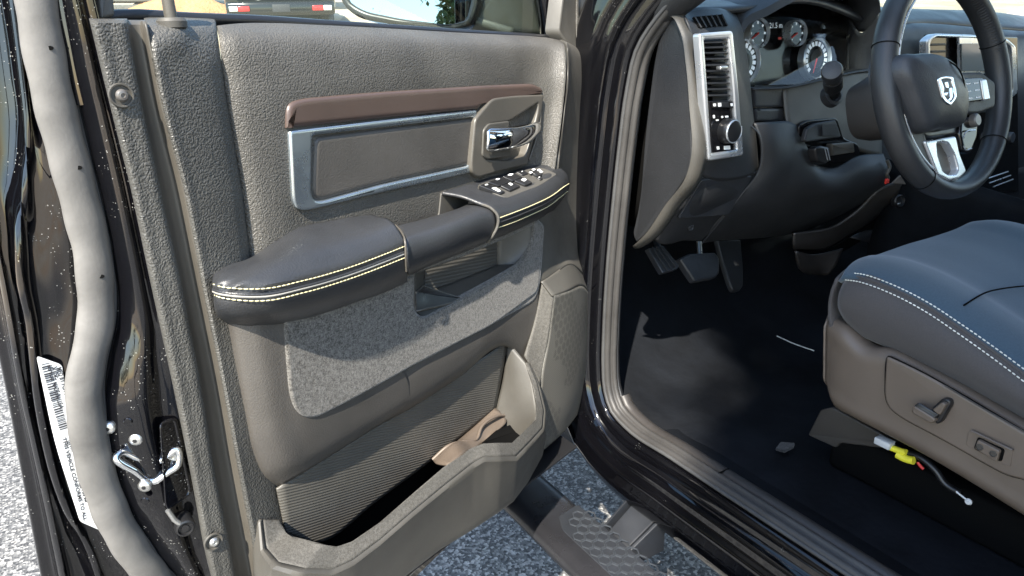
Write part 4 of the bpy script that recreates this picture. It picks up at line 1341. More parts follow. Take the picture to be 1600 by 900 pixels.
patch('pocket_end', [L(Dp, (794, 533, 0.022), (784, 600, 0.016), (774, 640, 0.014), (766, 690, 0.010)), L(Dp, (808, 550, 0.040), (806, 610, 0.050), (804, 650, 0.055), (800, 700, 0.055)), L(Dp, (821, 566, 0.058), (832, 600, 0.080), (838, 640, 0.098), (838, 700, 0.098))], 16, 20, M['trim'], pocket, thick=0.003)
patch('pocket_end_rear', [L(Dp, (447, 836, 0.016), (455, 900, 0.012)), L(Dp, (470, 844, 0.050), (475, 900, 0.050)), L(Dp, (500, 852, 0.083), (510, 900, 0.083))], 10, 12, M['trim'], pocket, thick=0.003)
inner = [(437, 812, 0.020), (447, 833, 0.034), (475, 842, 0.062), (503, 849, 0.084), (527, 853, 0.092), (550, 846, 0.097), (593, 816, 0.100), (645, 771, 0.102), (693, 730, 0.104), (736, 700, 0.107), (755, 693, 0.112), (778, 692, 0.120), (800, 692, 0.122), (820, 673, 0.116), (836, 655, 0.108), (838, 633, 0.100), (831, 597, 0.082), (821, 567, 0.060)]
outer = [(404, 812, 0.018), (408, 862, 0.034), (425, 888, 0.070), (470, 898, 0.094), (520, 898, 0.104), (552, 882, 0.109), (594, 850, 0.112), (645, 806, 0.114), (694, 766, 0.116), (740, 729, 0.119), (757, 718, 0.124), (782, 718, 0.133), (808, 718, 0.134), (830, 695, 0.126), (851, 672, 0.116), (853, 643, 0.106), (842, 598, 0.088), (828, 566, 0.064)]
lower = [(396, 830, 0.010), (398, 890, 0.024), (410, 940, 0.050), (460, 975, 0.080), (520, 985, 0.086), (556, 965, 0.090), (600, 922, 0.094), (650, 884, 0.098), (690, 853, 0.100), (735, 826, 0.104), (756, 812, 0.106), (778, 798, 0.108), (803, 780, 0.104), (826, 750, 0.096), (848, 710, 0.086), (853, 685, 0.076), (848, 640, 0.062), (836, 600, 0.050)]


def lerp3(a, b, t):
    return tuple(x + (y - x) * t for x, y in zip(a, b))


sec = []
for i_, o_, l_ in zip(inner, outer, lower):
    deep = (i_[0], i_[1] + 30, max(i_[2] - 0.008, 0.012))
    sec.append([Dp(*p) for p in (deep, (i_[0], i_[1] + 3, i_[2] - 0.002), i_, lerp3(i_, o_, 0.2), lerp3(i_, o_, 0.8))])
lipo = patch('pocket_lip', sec, 160, 16, M['lip'], pocket, thick=0.003, lin_u=True)
sec = []
for i_, o_, l_ in zip(inner, outer, lower):
    bot = (l_[0] - 2, l_[1] + 4, l_[2] - 0.02)
    bot2 = (l_[0] - 6, l_[1] + 4, l_[2] - 0.075)
    sec.append([Dp(*p) for p in (lerp3(i_, o_, 0.78), o_, lerp3(o_, l_, 0.10), lerp3(o_, l_, 0.5), lerp3(o_, l_, 0.92), l_, bot, bot2)])
patch('pocket_front', sec, 160, 30, M['trim'], pocket, thick=0.003, lin_u=True)
slab('pocket_floor', fillet([dpt(u, z, w) for u, z, w in ((0.42, 0.66, 0.0), (1.16, 0.60, 0.0), (1.12, 0.60, 0.10), (0.50, 0.66, 0.07))], 0.004), UP, 0.004, 0.001, M['black'], pocket)
# bottle holder shelf at the front of the pocket
ch = [
    L(Dp, (676, 718, 0.016), (682, 724, 0.050), (700, 726, 0.085)),
    L(Dp, (700, 700, 0.016), (705, 697, 0.050), (716, 714, 0.085)),
    L(Dp, (722, 682, 0.016), (730, 688, 0.042), (745, 700, 0.060)),
    L(Dp, (748, 660, 0.016), (752, 672, 0.034), (758, 690, 0.050)),
    L(Dp, (774, 637, 0.016), (790, 650, 0.034), (770, 678, 0.052)),
]
hold = patch('bottle_holder', ch, 24, 12, M['seat_plastic'], pocket, thick=0.004)
tube('holder_rim', crv(L(Dp, (676, 718, 0.020), (700, 697, 0.034), (722, 690, 0.040), (745, 686, 0.044), (752, 668, 0.036), (772, 652, 0.034), (800, 655, 0.040), (808, 662, 0.048)), 40), 0.0028, M['seat_plastic'], hold, 8)
slab('holder_void', fillet(L(Dp, (752, 692, 0.060), (775, 672, 0.048), (806, 660, 0.046), (826, 668, 0.060), (800, 694, 0.080)), 0.004), UP, 0.003, 0.001, M['void'], pocket)

# ---- speaker
fac = [L(Dp, (847, 441, 0.046), (836, 500, 0.046), (820, 556, 0.050)), L(Dp, (866, 462, 0.066), (857, 530, 0.068), (845, 604, 0.072))]
spk = patch('speaker_housing', fac, 8, 24, M['lip'], door, thick=0.003, lin_u=True)
gq = [
    L(Dp, (866, 462, 0.066), (857, 530, 0.068), (846, 600, 0.072), (850, 650, 0.074), (851, 702, 0.070)),
    L(Dp, (888, 455, 0.064), (884, 530, 0.068), (878, 600, 0.070), (876, 645, 0.070), (872, 684, 0.064)),
    L(Dp, (909, 447, 0.052), (908, 520, 0.056), (902, 595, 0.058), (896, 635, 0.056), (890, 664, 0.050)),
    L(Dp, (920, 458, 0.034), (920, 520, 0.036), (914, 590, 0.038), (908, 625, 0.036), (902, 648, 0.032)),
    L(Dp, (926, 468, 0.010), (926, 510, 0.010), (919, 570, 0.012), (912, 615, 0.012), (905, 645, 0.012)),
]
patch('speaker_grille', gq, 40, 50, M['grille'], spk, thick=0.003)
patch('speaker_cap', [L(Dp, (846, 440, 0.046), (868, 425, 0.044), (888, 411, 0.040), (910, 425, 0.024)), L(Dp, (864, 463, 0.066), (886, 455, 0.0645), (908, 446, 0.052), (922, 456, 0.030))], 10, 20, M['trim'], spk, thick=0.003)
# ================================================================== dashboard
dash = thing('dashboard', 'dark moulded dashboard with silver vent tower, gauges and centre stack', 'dashboard', (1.4, 1.1, 0.98))
# end panel facing the doorway
cap = L(lambda a, b: Xp(a, b, 0.985), (1043, 30), (1053, 28), (1066, 48), (1075, 100), (1080, 160), (1082, 250), (1076, 271), (1010, 366), (994, 379), (988, 366), (1000, 313), (1007, 213), (1022, 90), (1034, 45))
cp = slab('end_panel', fillet(cap, [0.01, 0.01, 0.02, 0.04, 0.04, 0.02, 0.012, 0.03, 0.004, 0.01, 0.04, 0.05, 0.05, 0.02], 4), V((-1, -0.12, 0)), 0.04, 0.004, M['dash'], dash)
rim_in = crv(L(lambda a, b: Xp(a, b, 0.985), (1044, 29), (1054, 27), (1067, 48), (1076, 100), (1081, 160), (1083, 250), (1077, 271), (1042, 321), (1010, 367), (994, 382)), 60)
rim_out = crv([p for p in (Xp(1046, 22, 0.99), Xp(1060, 20, 0.992), Xp(1078, 48, 0.992), Xp(1087, 100, 0.992), Xp(1092, 160, 0.992), Xp(1095, 252, 0.992), Xp(1089, 276, 0.992), Xp(1054, 326, 0.992), Xp(1016, 376, 0.992), Xp(996, 389, 0.992))], 60)
G = []
for a, b in zip(rim_in, rim_out):
    w = (b - a)
    G.append([a + V((0.004, 0, 0)), a + V((-0.006, 0, 0)), a.lerp(b, 0.15) + V((-0.010, 0, 0)), a.lerp(b, 0.5) + V((-0.010, 0, 0)), a.lerp(b, 0.85) + V((-0.006, 0, 0)), b + V((0.003, 0, 0)), b + V((0.02, 0.004, 0))])
gridmesh('end_panel_rim', G, M['trim'], dash, thick=0.002)
# vent tower face
tower = [
    L(Yp, (1060, 20, 1.02), (1084, 14, 1.00), (1120, 12, 1.00), (1150, 22, 1.02)),
    L(Yp, (1072, 30, 0.965), (1088, 44, 0.955), (1140, 42, 0.955), (1160, 46, 0.985)),
    L(Yp, (1086, 90, 0.95), (1096, 92, 0.945), (1150, 88, 0.945), (1168, 92, 0.98)),
    L(Yp, (1092, 160, 0.945), (1104, 160, 0.940), (1156, 158, 0.940), (1175, 158, 0.975)),
    L(Yp, (1094, 240, 0.945), (1106, 242, 0.938), (1166, 240, 0.938), (1184, 240, 0.97)),
    L(Yp, (1090, 274, 0.95), (1102, 278, 0.945), (1170, 276, 0.945), (1186, 268, 0.965)),
]
tw = patch('vent_tower', tower, 50, 30, M['dash'], dash, thick=0.004)
# slots of the side demister on top of the tower
dm = slab('demister_vent', fillet(L(Yp, (1083, 26, 0.968), (1129, 22, 0.968), (1138, 40, 0.952), (1093, 43, 0.952)), 0.003), V((0, -0.9, 0.45)), 0.004, 0.001, M['void'], tw)
for k in range(6):
    t = k / 5
    a = Yp(1086 + 42 * t, 26 - 4 * t, 0.966); b = Yp(1096 + 41 * t, 43 - 3 * t, 0.951)
    tube('demister_fin', [a, b], 0.0014, M['dash'], dm, 6)
# silver bezel
bo = L(Yp, (1093, 52, 0.9130), (1146, 48, 0.9130), (1155, 140, 0.9080), (1163, 243, 0.9060), (1108, 252, 0.9060), (1100, 150, 0.9080))
bi = L(Yp, (1101, 62, 0.9130), (1139, 60, 0.9130), (1147, 142, 0.9080), (1152, 234, 0.9060), (1113, 240, 0.9060), (1107, 150, 0.9080))
vb_ = slab('vent_bezel', fillet(bo, [0.006, 0.006, 0.02, 0.008, 0.008, 0.02], 4), V((0, -1, 0.05)), 0.016, 0.004, M['silver'], dash, 3, hollow=fillet(bi, [0.003, 0.003, 0.02, 0.003, 0.003, 0.02], 4))
slab('vent_back', L(Yp, (1098, 56, 0.9410), (1143, 55, 0.9410), (1149, 160, 0.9370), (1105, 160, 0.9370)), V((0, -1, 0)), 0.003, 0.0005, M['void'], tw)
for k, yy in enumerate((66, 74, 82.5, 92, 101.5, 111, 120.5, 130, 139.5, 149)):
    xa, xb = 1100 + (yy - 60) * 0.068, 1141 + (yy - 60) * 0.085
    a, b = Yp(xa, yy, 0.9160), Yp(xb, yy - 1, 0.9160)
    slab('vent_slat', [a, b, b + V((0, 0.020, 0.004)), a + V((0, 0.020, 0.004))], V((0, -0.3, 1)), 0.0022, 0.0006, M['dash'], vb_, 1)
kn = Yp(1128, 106, 0.9080)
boxm('vent_tab', kn, WX, (0.020, 0.012, 0.007), 0.002, M['zinc'], vb_)
tx_ = Yp(1131, 118, 0.9080)
# switch panel under the vent
sp_ = slab('switch_panel', fillet(L(Yp, (1108, 158, 0.9150), (1150, 157, 0.9150), (1154, 236, 0.9120), (1113, 241, 0.9120)), 0.002), V((0, -1, 0.03)), 0.006, 0.001, M['gloss_black'], vb_)


def panel_rect(name, x0, y0, x1, y1, Y, mat, par, d=0.002, r=0.0005):
    return slab(name, fillet(L(Yp, (x0, y0, Y), (x1, y0 - 0.5, Y), (x1 + 0.5, y1 - 0.5, Y), (x0 + 0.5, y1, Y)), 0.0012, 3), V((0, -1, 0.03)), d, r, mat, par, 2)


panel_rect('dimmer_slot', 1113, 159, 1146, 169, 0.9115, M['black'], sp_)
panel_rect('dimmer_wheel', 1121, 160.5, 1139, 167.5, 0.9090, M['dash'], sp_, 0.003)
panel_rect('icon', 1114.5, 162, 1118.5, 166.5, 0.9105, M['white_print'], sp_, 0.0006, 0.0001)
panel_rect('icon', 1141.5, 161.5, 1145, 166, 0.9105, M['white_print'], sp_, 0.0006, 0.0001)
panel_rect('icon', 1122, 161, 1127, 167, 0.9085, M['white_print'], sp_, 0.0006, 0.0001)
hk = Yp(1137.5, 204.5, 0.9080)
lathe('lamp_knob', hk, V((-0.05, -1, 0.05)), [(0.024, -0.006), (0.0225, 0.006), (0.0215, 0.012), (0.0195, 0.0145), (0.017, 0.0155), (0.0001, 0.015)], M['black'], sp_, 32)
ring = []
for k in range(28):
    a = R(75 + 330 * k / 27 - 20)
    ring.append(hk + V((math.cos(a) * 0.0205, -0.0150, math.sin(a) * 0.0205)))
tube('knob_ring', ring, 0.0011, M['silver'], sp_, 6)
tube('knob_glint', ring[4:14], 0.0020, M['silver'], sp_, 6)
for (x0, y0, x1, y1) in ((1114, 180, 1117, 185), (1118.5, 187, 1123, 189), (1127, 181.5, 1130, 184.5), (1133, 181, 1138, 184), (1120, 229, 1124, 234), (1131, 228, 1141, 234), (1128, 238, 1143, 240)):
    panel_rect('icon', x0, y0, x1, y1, 0.9098, M['white_print'], sp_, 0.0006, 0.0001)
# lower left: fuse cover and panel slanting away to the pedals
lowp = [
    L(Yp, (1090, 276, 0.955), (1110, 279, 0.948), (1150, 277, 0.948), (1186, 266, 0.955)),
    L(Yp, (1072, 300, 0.965), (1088, 306, 0.958), (1140, 304, 0.958), (1174, 296, 0.962)),
    L(Yp, (1046, 338, 1.00), (1060, 344, 0.995), (1110, 340, 0.995), (1140, 334, 0.998)),
    L(Yp, (1020, 374, 1.05), (1030, 380, 1.045), (1070, 376, 1.045), (1096, 377, 1.045)),
]
lp = patch('lower_panel', lowp, 30, 26, M['dash'], dash, thick=0.004)
fq = L(Yp, (1097, 281, 0.943), (1176, 275, 0.943), (1139, 336, 0.983), (1060, 342, 0.983))
slab('fuse_cover', fillet(fq, 0.006, 4), V((0, -0.95, -0.2)), 0.004, 0.0015, M['dash_soft'], lp)
lathe('latch_button', Yp(1080, 356, 1.005), V((0, -1, -0.2)), [(0.008, -0.002), (0.0075, 0.0015), (0.004, 0.002), (0.003, 0.001), (0.0001, 0.001)], M['dash'], lp, 16)
# knee bolster
knee = [
    L(Yp, (1178, 192, 0.965), (1205, 190, 0.955), (1238, 192, 0.955), (1258, 215, 0.955), (1262, 245, 0.955), (1300, 262, 0.94), (1340, 244, 0.93), (1380, 240, 0.93)),
    L(Yp, (1188, 222, 0.950), (1208, 220, 0.940), (1240, 222, 0.940), (1262, 240, 0.940), (1275, 262, 0.935), (1310, 275, 0.925), (1350, 260, 0.915), (1388, 262, 0.915)),
    L(Yp, (1186, 262, 0.950), (1210, 258, 0.935), (1240, 262, 0.935), (1268, 276, 0.93), (1290, 292, 0.925), (1320, 295, 0.92), (1352, 288, 0.915), (1386, 286, 0.915)),
    L(Yp, (1150, 312, 0.972), (1180, 306, 0.955), (1215, 310, 0.95), (1250, 314, 0.95), (1285, 316, 0.945), (1315, 318, 0.94), (1340, 312, 0.94), (1362, 308, 0.94)),
    L(Yp, (1112, 358, 1.02), (1140, 352, 1.01), (1175, 352, 1.005), (1210, 350, 1.00), (1240, 348, 0.995), (1265, 346, 0.99), (1285, 342, 0.99), (1310, 338, 0.99)),
    L(Yp, (1098, 380, 1.06), (1125, 376, 1.06), (1160, 374, 1.06), (1200, 371, 1.06), (1235, 366, 1.05), (1250, 362, 1.05), (1262, 358, 1.05), (1280, 352, 1.05)),
]
kb_ = patch('knee_panel', knee, 50, 60, M['dash'], dash, thick=0.004)
tube('seam_edge', crv(L(Yp, (1170, 194, 0.958), (1186, 210, 0.948), (1190, 228, 0.944), (1185, 268, 0.944), (1160, 302, 0.960), (1122, 350, 1.008), (1097, 380, 1.056)), 40), 0.0018, M['dash_soft'], kb_, 6)
# stepped blocks left of the column
for (x0, y0, x1, y1, Y) in ((1179, 137, 1225, 168, 0.985), (1181, 170, 1226, 190, 0.980)):
    panel_rect('filler_block', x0, y0, x1, y1, Y, M['dash_soft'], dash, 0.05, 0.004)
patch('column_surround', [L(Yp, (1224, 136, 0.985), (1226, 165, 0.975), (1232, 198, 0.96), (1250, 215, 0.955)), L(Yp, (1270, 126, 0.975), (1272, 155, 0.965), (1274, 185, 0.955), (1276, 200, 0.950)), L(Yp, (1330, 112, 0.97), (1330, 150, 0.955), (1330, 190, 0.945), (1332, 232, 0.938)), L(Yp, (1378, 105, 0.97), (1378, 150, 0.955), (1378, 200, 0.945), (1378, 245, 0.935))], 24, 20, M['trim'], dash, thick=0.004)
# release handle recess beside the column
ro = slab('release_recess', fillet(L(Yp, (1248, 196, 0.948), (1262, 188, 0.946), (1308, 184, 0.94), (1318, 216, 0.938), (1340, 224, 0.932), (1345, 240, 0.930), (1338, 252, 0.930), (1262, 258, 0.948), (1250, 240, 0.948)), 0.01, 4), V((0, -1, 0.1)), 0.012, 0.002, M['gloss_black'], dash)
slab('release_cover', fillet(L(Yp, (1257, 220, 0.930), (1262, 200, 0.932), (1276, 192, 0.932), (1306, 187, 0.928), (1315, 214, 0.924), (1262, 222, 0.928)), 0.006, 4), V((0, -1, 0.2)), 0.010, 0.003, M['dash'], ro)
panel_rect('release_print', 1285, 194, 1308, 212, 0.9225, M['dash_soft'], ro, 0.001, 0.0003)
rh = slab('release_handle', fillet(L(Yp, (1274, 232, 0.918), (1282, 227, 0.916), (1296, 230, 0.916), (1298, 250, 0.916), (1290, 257, 0.916), (1278, 252, 0.916)), 0.006, 4), V((0, -1, 0.2)), 0.020, 0.004, M['black'], ro)
for dx in (0, 4):
    tube('handle_rib', L(Yp, (1289 + dx, 233, 0.914), (1293 + dx, 250, 0.914)), 0.0012, M['silver'], ro, 6)
slab('recess_block', fillet(L(Yp, (1300, 224, 0.922), (1334, 221, 0.918), (1336, 238, 0.918), (1302, 243, 0.922)), 0.003), V((0, -1, 0.2)), 0.014, 0.003, M['trim'], ro)

# ---- instrument cluster
clus = slab('cluster_face', L(Yp, (1150, -10, 1.12), (1330, -10, 1.12), (1330, 150, 1.09), (1170, 150, 1.09)), V((0, -1, 0.1)), 0.006, 0.001, M['gloss_black'], dash)


def gauge(px, py, rad, big):
    c = Yp(px, py, 1.075)
    nn = V((-0.05, -1, 0.12)).normalized()
    g_ = lathe('gauge', c, nn, [(rad * 1.04, -0.012), (rad * 1.06, 0.006), (rad * 1.0, 0.010), (rad * 0.93, 0.006), (rad * 0.92, 0.001), (0.0001, 0.001)], M['silver'] , clus, 36)
    lathe('gauge_dial', c, nn, [(rad * 0.92, 0.0), (rad * 0.92, 0.0016), (0.0001, 0.0017)], M['gloss_black'], g_, 30)
    ex, ey, n_ = frame(nn)
    if ex.x < 0: ex = -ex
    if ey.z < 0: ey = -ey
    n = 15 if big else 7
    for k in range(n):
        a = R(225 - 270 * k / (n - 1))
        d = ex * math.cos(a) + ey * math.sin(a)
        p = c + d * rad * (0.74 if big else 0.72) + nn * 0.0022
        s = rad * (0.085 if big else 0.07)
        slab('gauge_mark', [p + d * s * 1.3 + d.cross(nn) * s, p + d * s * 1.3 - d.cross(nn) * s, p - d * s * 1.3 - d.cross(nn) * s, p - d * s * 1.3 + d.cross(nn) * s], nn, 0.0005, 0.0001, M['lit_print'], g_, 1)
    a = R(250 if big else 210)
    d = ex * math.cos(a) + ey * math.sin(a)
    tube('needle', [c + nn * 0.004, c + nn * 0.004 + d * rad * 0.75], [0.0022, 0.0010], M['red_print'], g_, 6)
    if big:
        lathe('gauge_hub', c, nn, [(rad * 0.46, 0.002), (rad * 0.44, 0.004), (0.0001, 0.0042)], M['black'], g_, 24)


gauge(1183, 52, 0.030, False)
gauge(1243, 52, 0.028, False)
gauge(1274, 92, 0.046, True)
gauge(1160, 96, 0.046, True)
text('readout', '21.5 m', Yp(1202, 44, 1.06), V((1, 0, 0)), V((0, 0.1, 1)), 0.016, M['lit_print'], clus)
panel_rect('warning_lamp', 1216, 58, 1221, 62, 1.062, M['red_print'], clus, 0.001, 0.0002)
slab('cluster_lens', L(Yp, (1158, 40, 1.045), (1240, -8, 1.06), (1330, -8, 1.06), (1326, 112, 1.02), (1292, 119, 1.015), (1245, 132, 1.01), (1180, 134, 1.01)), V((0.0, -1, 0.35)), 0.003, 0.0005, M['lens'], clus, 1)
# binnacle: sloping lip, side wall, shelf below, top
lipP = L(Yp, (1156, 60, 1.0), (1163, 44, 1.0), (1200, 22, 0.99), (1246, -3, 0.985), (1290, -26, 0.985), (1340, -30, 0.985), (1372, 0, 0.985), (1376, 48, 0.985))
lp2 = crv(lipP, 60)
G = [[p + V((0, 0.10, 0.0)), p + V((0, 0.01, -0.002)), p + V((0, 0, 0)), p + V((0, 0.004, 0.012)), p + V((0, 0.04, 0.030)), p + V((0, 0.14, 0.035)), p + V((0, 0.40, 0.02))] for p in lp2]
gridmesh('binnacle_hood', G, M['dash_soft'], dash, thick=0.003)
patch('binnacle_floor', [L(Yp, (1176, 138, 0.985), (1226, 136, 0.975), (1292, 122, 0.965), (1335, 112, 0.965), (1376, 108, 0.965)), L(Yp, (1180, 133, 1.03), (1245, 131, 1.03), (1292, 118, 1.03), (1330, 108, 1.03), (1376, 100, 1.03))], 8, 30, M['dash'], dash, thick=0.004)
patch('binnacle_side', [L(Yp, (1322, 20, 1.07), (1322, 60, 1.07), (1320, 125, 1.05)), L(Yp, (1345, 52, 1.02), (1345, 70, 1.02), (1340, 125, 1.00)), L(Yp, (1374, 20, 0.98), (1374, 60, 0.98), (1372, 130, 0.96))], 12, 14, M['dash_soft'], dash, thick=0.004)
# dash top and fascia out to the passenger side
top = [
    [Yp(1062, 14, 1.02), Yp(1075, 4, 1.10), Yp(1090, -2, 1.25), Yp(1100, 0, 1.45)],
    [Yp(1150, 12, 1.01), Yp(1150, 0, 1.08), Yp(1150, -8, 1.25), Yp(1150, -6, 1.5)],
    [Yp(1250, -2, 1.01), Yp(1250, -14, 1.10), Yp(1250, -18, 1.3), Yp(1250, -12, 1.55)],
    [Yp(1376, 36, 1.03), Yp(1376, 20, 1.08), Yp(1376, 14, 1.3), Yp(1376, 16, 1.58)],
    [Yp(1450, 34, 1.06), Yp(1450, 20, 1.12), Yp(1450, 16, 1.3), Yp(1450, 18, 1.6)],
    [Yp(1530, 40, 1.06), Yp(1530, 24, 1.12), Yp(1530, 18, 1.3), Yp(1530, 20, 1.6)],
    [Yp(1640, 50, 1.06), Yp(1640, 36, 1.12), Yp(1640, 32, 1.3), Yp(1640, 32, 1.6)],
]
patch('top_pad', top, 50, 24, M['dash_soft'], dash, thick=0.01)
fas = [
    [Yp(1376, 38, 1.05), Yp(1376, 44, 1.03), Yp(1374, 110, 1.0), Yp(1372, 200, 0.99), Yp(1372, 300, 0.99), Yp(1374, 340, 1.02)],
    [Yp(1440, 36, 1.05), Yp(1440, 44, 1.03), Yp(1440, 110, 1.0), Yp(1440, 200, 0.99), Yp(1440, 290, 0.99), Yp(1440, 340, 1.02)],
    [Yp(1520, 42, 1.05), Yp(1520, 50, 1.03), Yp(1520, 110, 1.0), Yp(1520, 200, 0.99), Yp(1520, 270, 0.99), Yp(1520, 330, 1.02)],
    [Yp(1660, 54, 1.05), Yp(1660, 62, 1.03), Yp(1660, 110, 1.0), Yp(1660, 180, 0.99), Yp(1660, 240, 0.99), Yp(1660, 320, 1.02)],
]
fs = patch('fascia', fas, 40, 50, M['dash_soft'], dash, thick=0.006)
# ---- centre stack
so = L(Yp, (1450, 140, 0.965), (1449, 62, 0.965), (1462, 52, 0.965), (1520, 54, 0.965), (1575, 60, 0.965), (1588, 72, 0.965), (1591, 145, 0.965), (1574, 160, 0.965))
si = L(Yp, (1456, 138, 0.965), (1454, 66, 0.965), (1465, 57, 0.965), (1520, 59, 0.965), (1570, 65, 0.965), (1580, 74, 0.965), (1583, 142, 0.965), (1570, 153, 0.965))
st = slab('stack_bezel', fillet(so, 0.012, 4), V((0, -1, 0.1)), 0.02, 0.004, M['silver'], dash, 3, hollow=fillet(si, 0.010, 4))
slab('stack_face', L(Yp, (1450, 145, 0.985), (1450, 54, 0.985), (1590, 58, 0.985), (1592, 300, 0.985), (1455, 300, 0.985)), V((0, -1, 0.1)), 0.01, 0.002, M['gloss_black'], st)
for (x0, x1) in ((1455, 1478), (1564, 1581)):
    for k in range(6):
        yy = 68 + k * 11
        panel_rect('vent_slat', x0, yy, x1, yy + 3.5, 0.972, M['dash'], st, 0.012, 0.0008)
scb = panel_rect('screen_frame', 1499, 58, 1560, 116, 0.968, M['silver'], st, 0.006, 0.002)
scr = mat_new('screen_glass', (0.20, 0.215, 0.21), 0.12)
panel_rect('screen', 1503, 68, 1556, 111, 0.964, scr, st, 0.002, 0.0005)
for k in range(4):
    panel_rect('stack_button', 1500 + k * 15, 168, 1512 + k * 15, 176, 0.968, M['dash'], st, 0.006, 0.001)
for k in range(3):
    lathe('stack_knob', Yp(1510 + k * 32, 215, 0.965), V((0, -1, 0.1)), [(0.017, -0.01), (0.016, 0.012), (0.014, 0.015), (0.0001, 0.015)], M['dash_soft'], st, 20)
for k in range(3):
    tube('stack_trim', L(Yp, (1540 + k * 6, 280 + k * 6, 0.95), (1575 + k * 4, 268 + k * 6, 0.95)), 0.002, M['silver'], st, 6)

# ---- column, stalk
colm = thing('steering_column', 'dark steering column shroud with a wiper stalk behind the wheel', 'steering column', (1.3, 0.85, 1.1))
WC = V((1.26, 0.63, 1.32))
WN = V((0, -math.cos(R(16)), math.sin(R(16))))
WX_ = V((1, 0, 0))
WY = WN.cross(WX_) if WN.cross(WX_).z > 0 else -WN.cross(WX_)
sec = []
for d, rx, ry, dz in ((0.040, 0.046, 0.050, 0.0), (0.048, 0.054, 0.060, -0.002), (0.07, 0.058, 0.064, -0.006), (0.10, 0.058, 0.062, -0.012), (0.13, 0.054, 0.056, -0.016), (0.15, 0.05, 0.05, -0.016)):
    row = []
    for k in range(28):
        a = 2 * math.pi * k / 28
        ca, sa = math.cos(a), math.sin(a)
        q = lambda c_: math.copysign(abs(c_) ** 0.7, c_)
        row.append(WC - WN * d + WX_ * q(ca) * rx + WY * (q(sa) * ry + dz))
    sec.append(row)
gridmesh('shroud', sec, M['trim_dark'], colm, closed_v=True, face_cam=False)
sb = Yp(1304, 148, 0.86)
stalk = tube('wiper_stalk', crv([sb + V((0.02, 0.03, -0.012)), sb, Yp(1302, 134, 0.835), Yp(1301, 122, 0.815)], 16), [0.008] * 5 + [0.010] * 5 + [0.0175] * 6, M['black'], colm, 16)
lathe('stalk_tip', Yp(1300, 113, 0.80), (Yp(1299, 104, 0.78) - Yp(1302, 134, 0.835)), [(0.017, -0.024), (0.0185, -0.008), (0.0185, 0.008), (0.0165, 0.014), (0.010, 0.0155), (0.0001, 0.016)], M['dash_soft'], colm, 24)
lathe('stalk_collar', sb + V((0.004, 0.006, -0.002)), V((-0.3, -1, 0.5)), [(0.022, -0.01), (0.021, 0.004), (0.015, 0.006), (0.012, 0.0), (0.0001, 0.0)], M['dash'], colm, 24)
for dx in (0, 5, 10):
    tube('stalk_print', L(Yp, (1296 + dx * 0.9, 133 - dx * 0.25, 0.812), (1298.5 + dx * 0.9, 132.4 - dx * 0.25, 0.812)), 0.0008, M['white_print'], colm, 5)
tube('shift_slot', L(Yp, (1347, 148, 0.78), (1352, 168, 0.78)), 0.003, M['trim'], colm, 6)

# ================================================================== steering wheel
whl = thing('steering_wheel', 'black leather steering wheel with silver lower spoke and shield emblem', 'steering wheel', tuple(WC))


def Wp(px, py, h=0.0):
    r = ray(px, py)
    c0 = WC + WN * h
    return CAM + r * ((c0 - CAM).dot(WN) / r.dot(WN))


NR = 96
G = []
for i in range(NR + 1):
    a = 2 * math.pi * i / NR
    d = WX_ * math.cos(a) + WY * math.sin(a)
    c0 = WC + d * 0.1765
    row = []
    bot = max(0, -math.sin(a)) ** 4
    for k in range(18):
        b = 2 * math.pi * k / 18
        row.append(c0 + d * math.cos(b) * (0.0155 + 0.003 * abs(math.cos(a)) ** 3) + WN * math.sin(b) * 0.0195)
    G.append(row)
rim = gridmesh('wheel_rim', G, M['wheel_leather'], whl, closed_v=True, face_cam=False)
# silver line along the inside of the rim and leather seams
def arc(a0, a1, rad, h, n=50):
    return [WC + (WX_ * math.cos(R(a0 + (a1 - a0) * k / (n - 1))) + WY * math.sin(R(a0 + (a1 - a0) * k / (n - 1)))) * rad + WN * h for k in range(n)]
tube('rim_accent', arc(118, 262, 0.1600, 0.012), 0.0022, M['silver'], rim, 8)
for a in (158, 236, 20, 322):
    c0 = WC + (WX_ * math.cos(R(a)) + WY * math.sin(R(a))) * 0.1765
    d = (WX_ * math.cos(R(a)) + WY * math.sin(R(a)))
    tube('rim_seam', [c0 + d * math.cos(2 * math.pi * k / 20) * 0.0188 + WN * math.sin(2 * math.pi * k / 20) * 0.0199 for k in range(20)], 0.0008, M['void'], rim, 5, closed=True)
lace = []
for k in range(36):
    a = R(16 + 66 * k / 35)
    d = WX_ * math.cos(a) + WY * math.sin(a)
    c0 = WC + d * 0.1765
    lace.append([c0 - d * 0.0172 + WN * 0.004, c0 - d * 0.014 + WN * 0.013, c0 - d * 0.010 + WN * 0.0165])
multitube('rim_stitching', lace, 0.0010, M['wheel_leather'], rim, kind='stuff')
# hub cover
hubq = [(1406, 104), (1408, 88), (1428, 83), (1470, 87), (1489, 100), (1503, 122), (1510, 150), (1509, 178), (1503, 196), (1490, 201), (1470, 202), (1446, 204), (1431, 178), (1420, 150)]
ho = crv([Wp(a, b, 0.03) for a, b in hubq], 60, closed=True)
hc = sum(ho, V()) / 60
G = []
for s_, h in ((1.0, -0.05), (1.0, -0.012), (0.975, 0.0), (0.92, 0.007), (0.82, 0.011), (0.6, 0.016), (0.3, 0.019), (0.02, 0.02)):
    G.append([hc + (p - hc) * s_ + WN * h for p in ho])
hub = gridmesh('hub_cover', G, M['dash_soft'], whl, closed_v=True, face_cam=False)
tube('hub_seam', crv([hc + (Wp(a, b, 0.03) - hc) * 0.97 + WN * h for a, b, h in ((1466, 88, 0.003), (1478, 108, 0.017), (1490, 130, 0.016), (1500, 160, 0.008))], 20), 0.0012, M['void'], hub, 5)
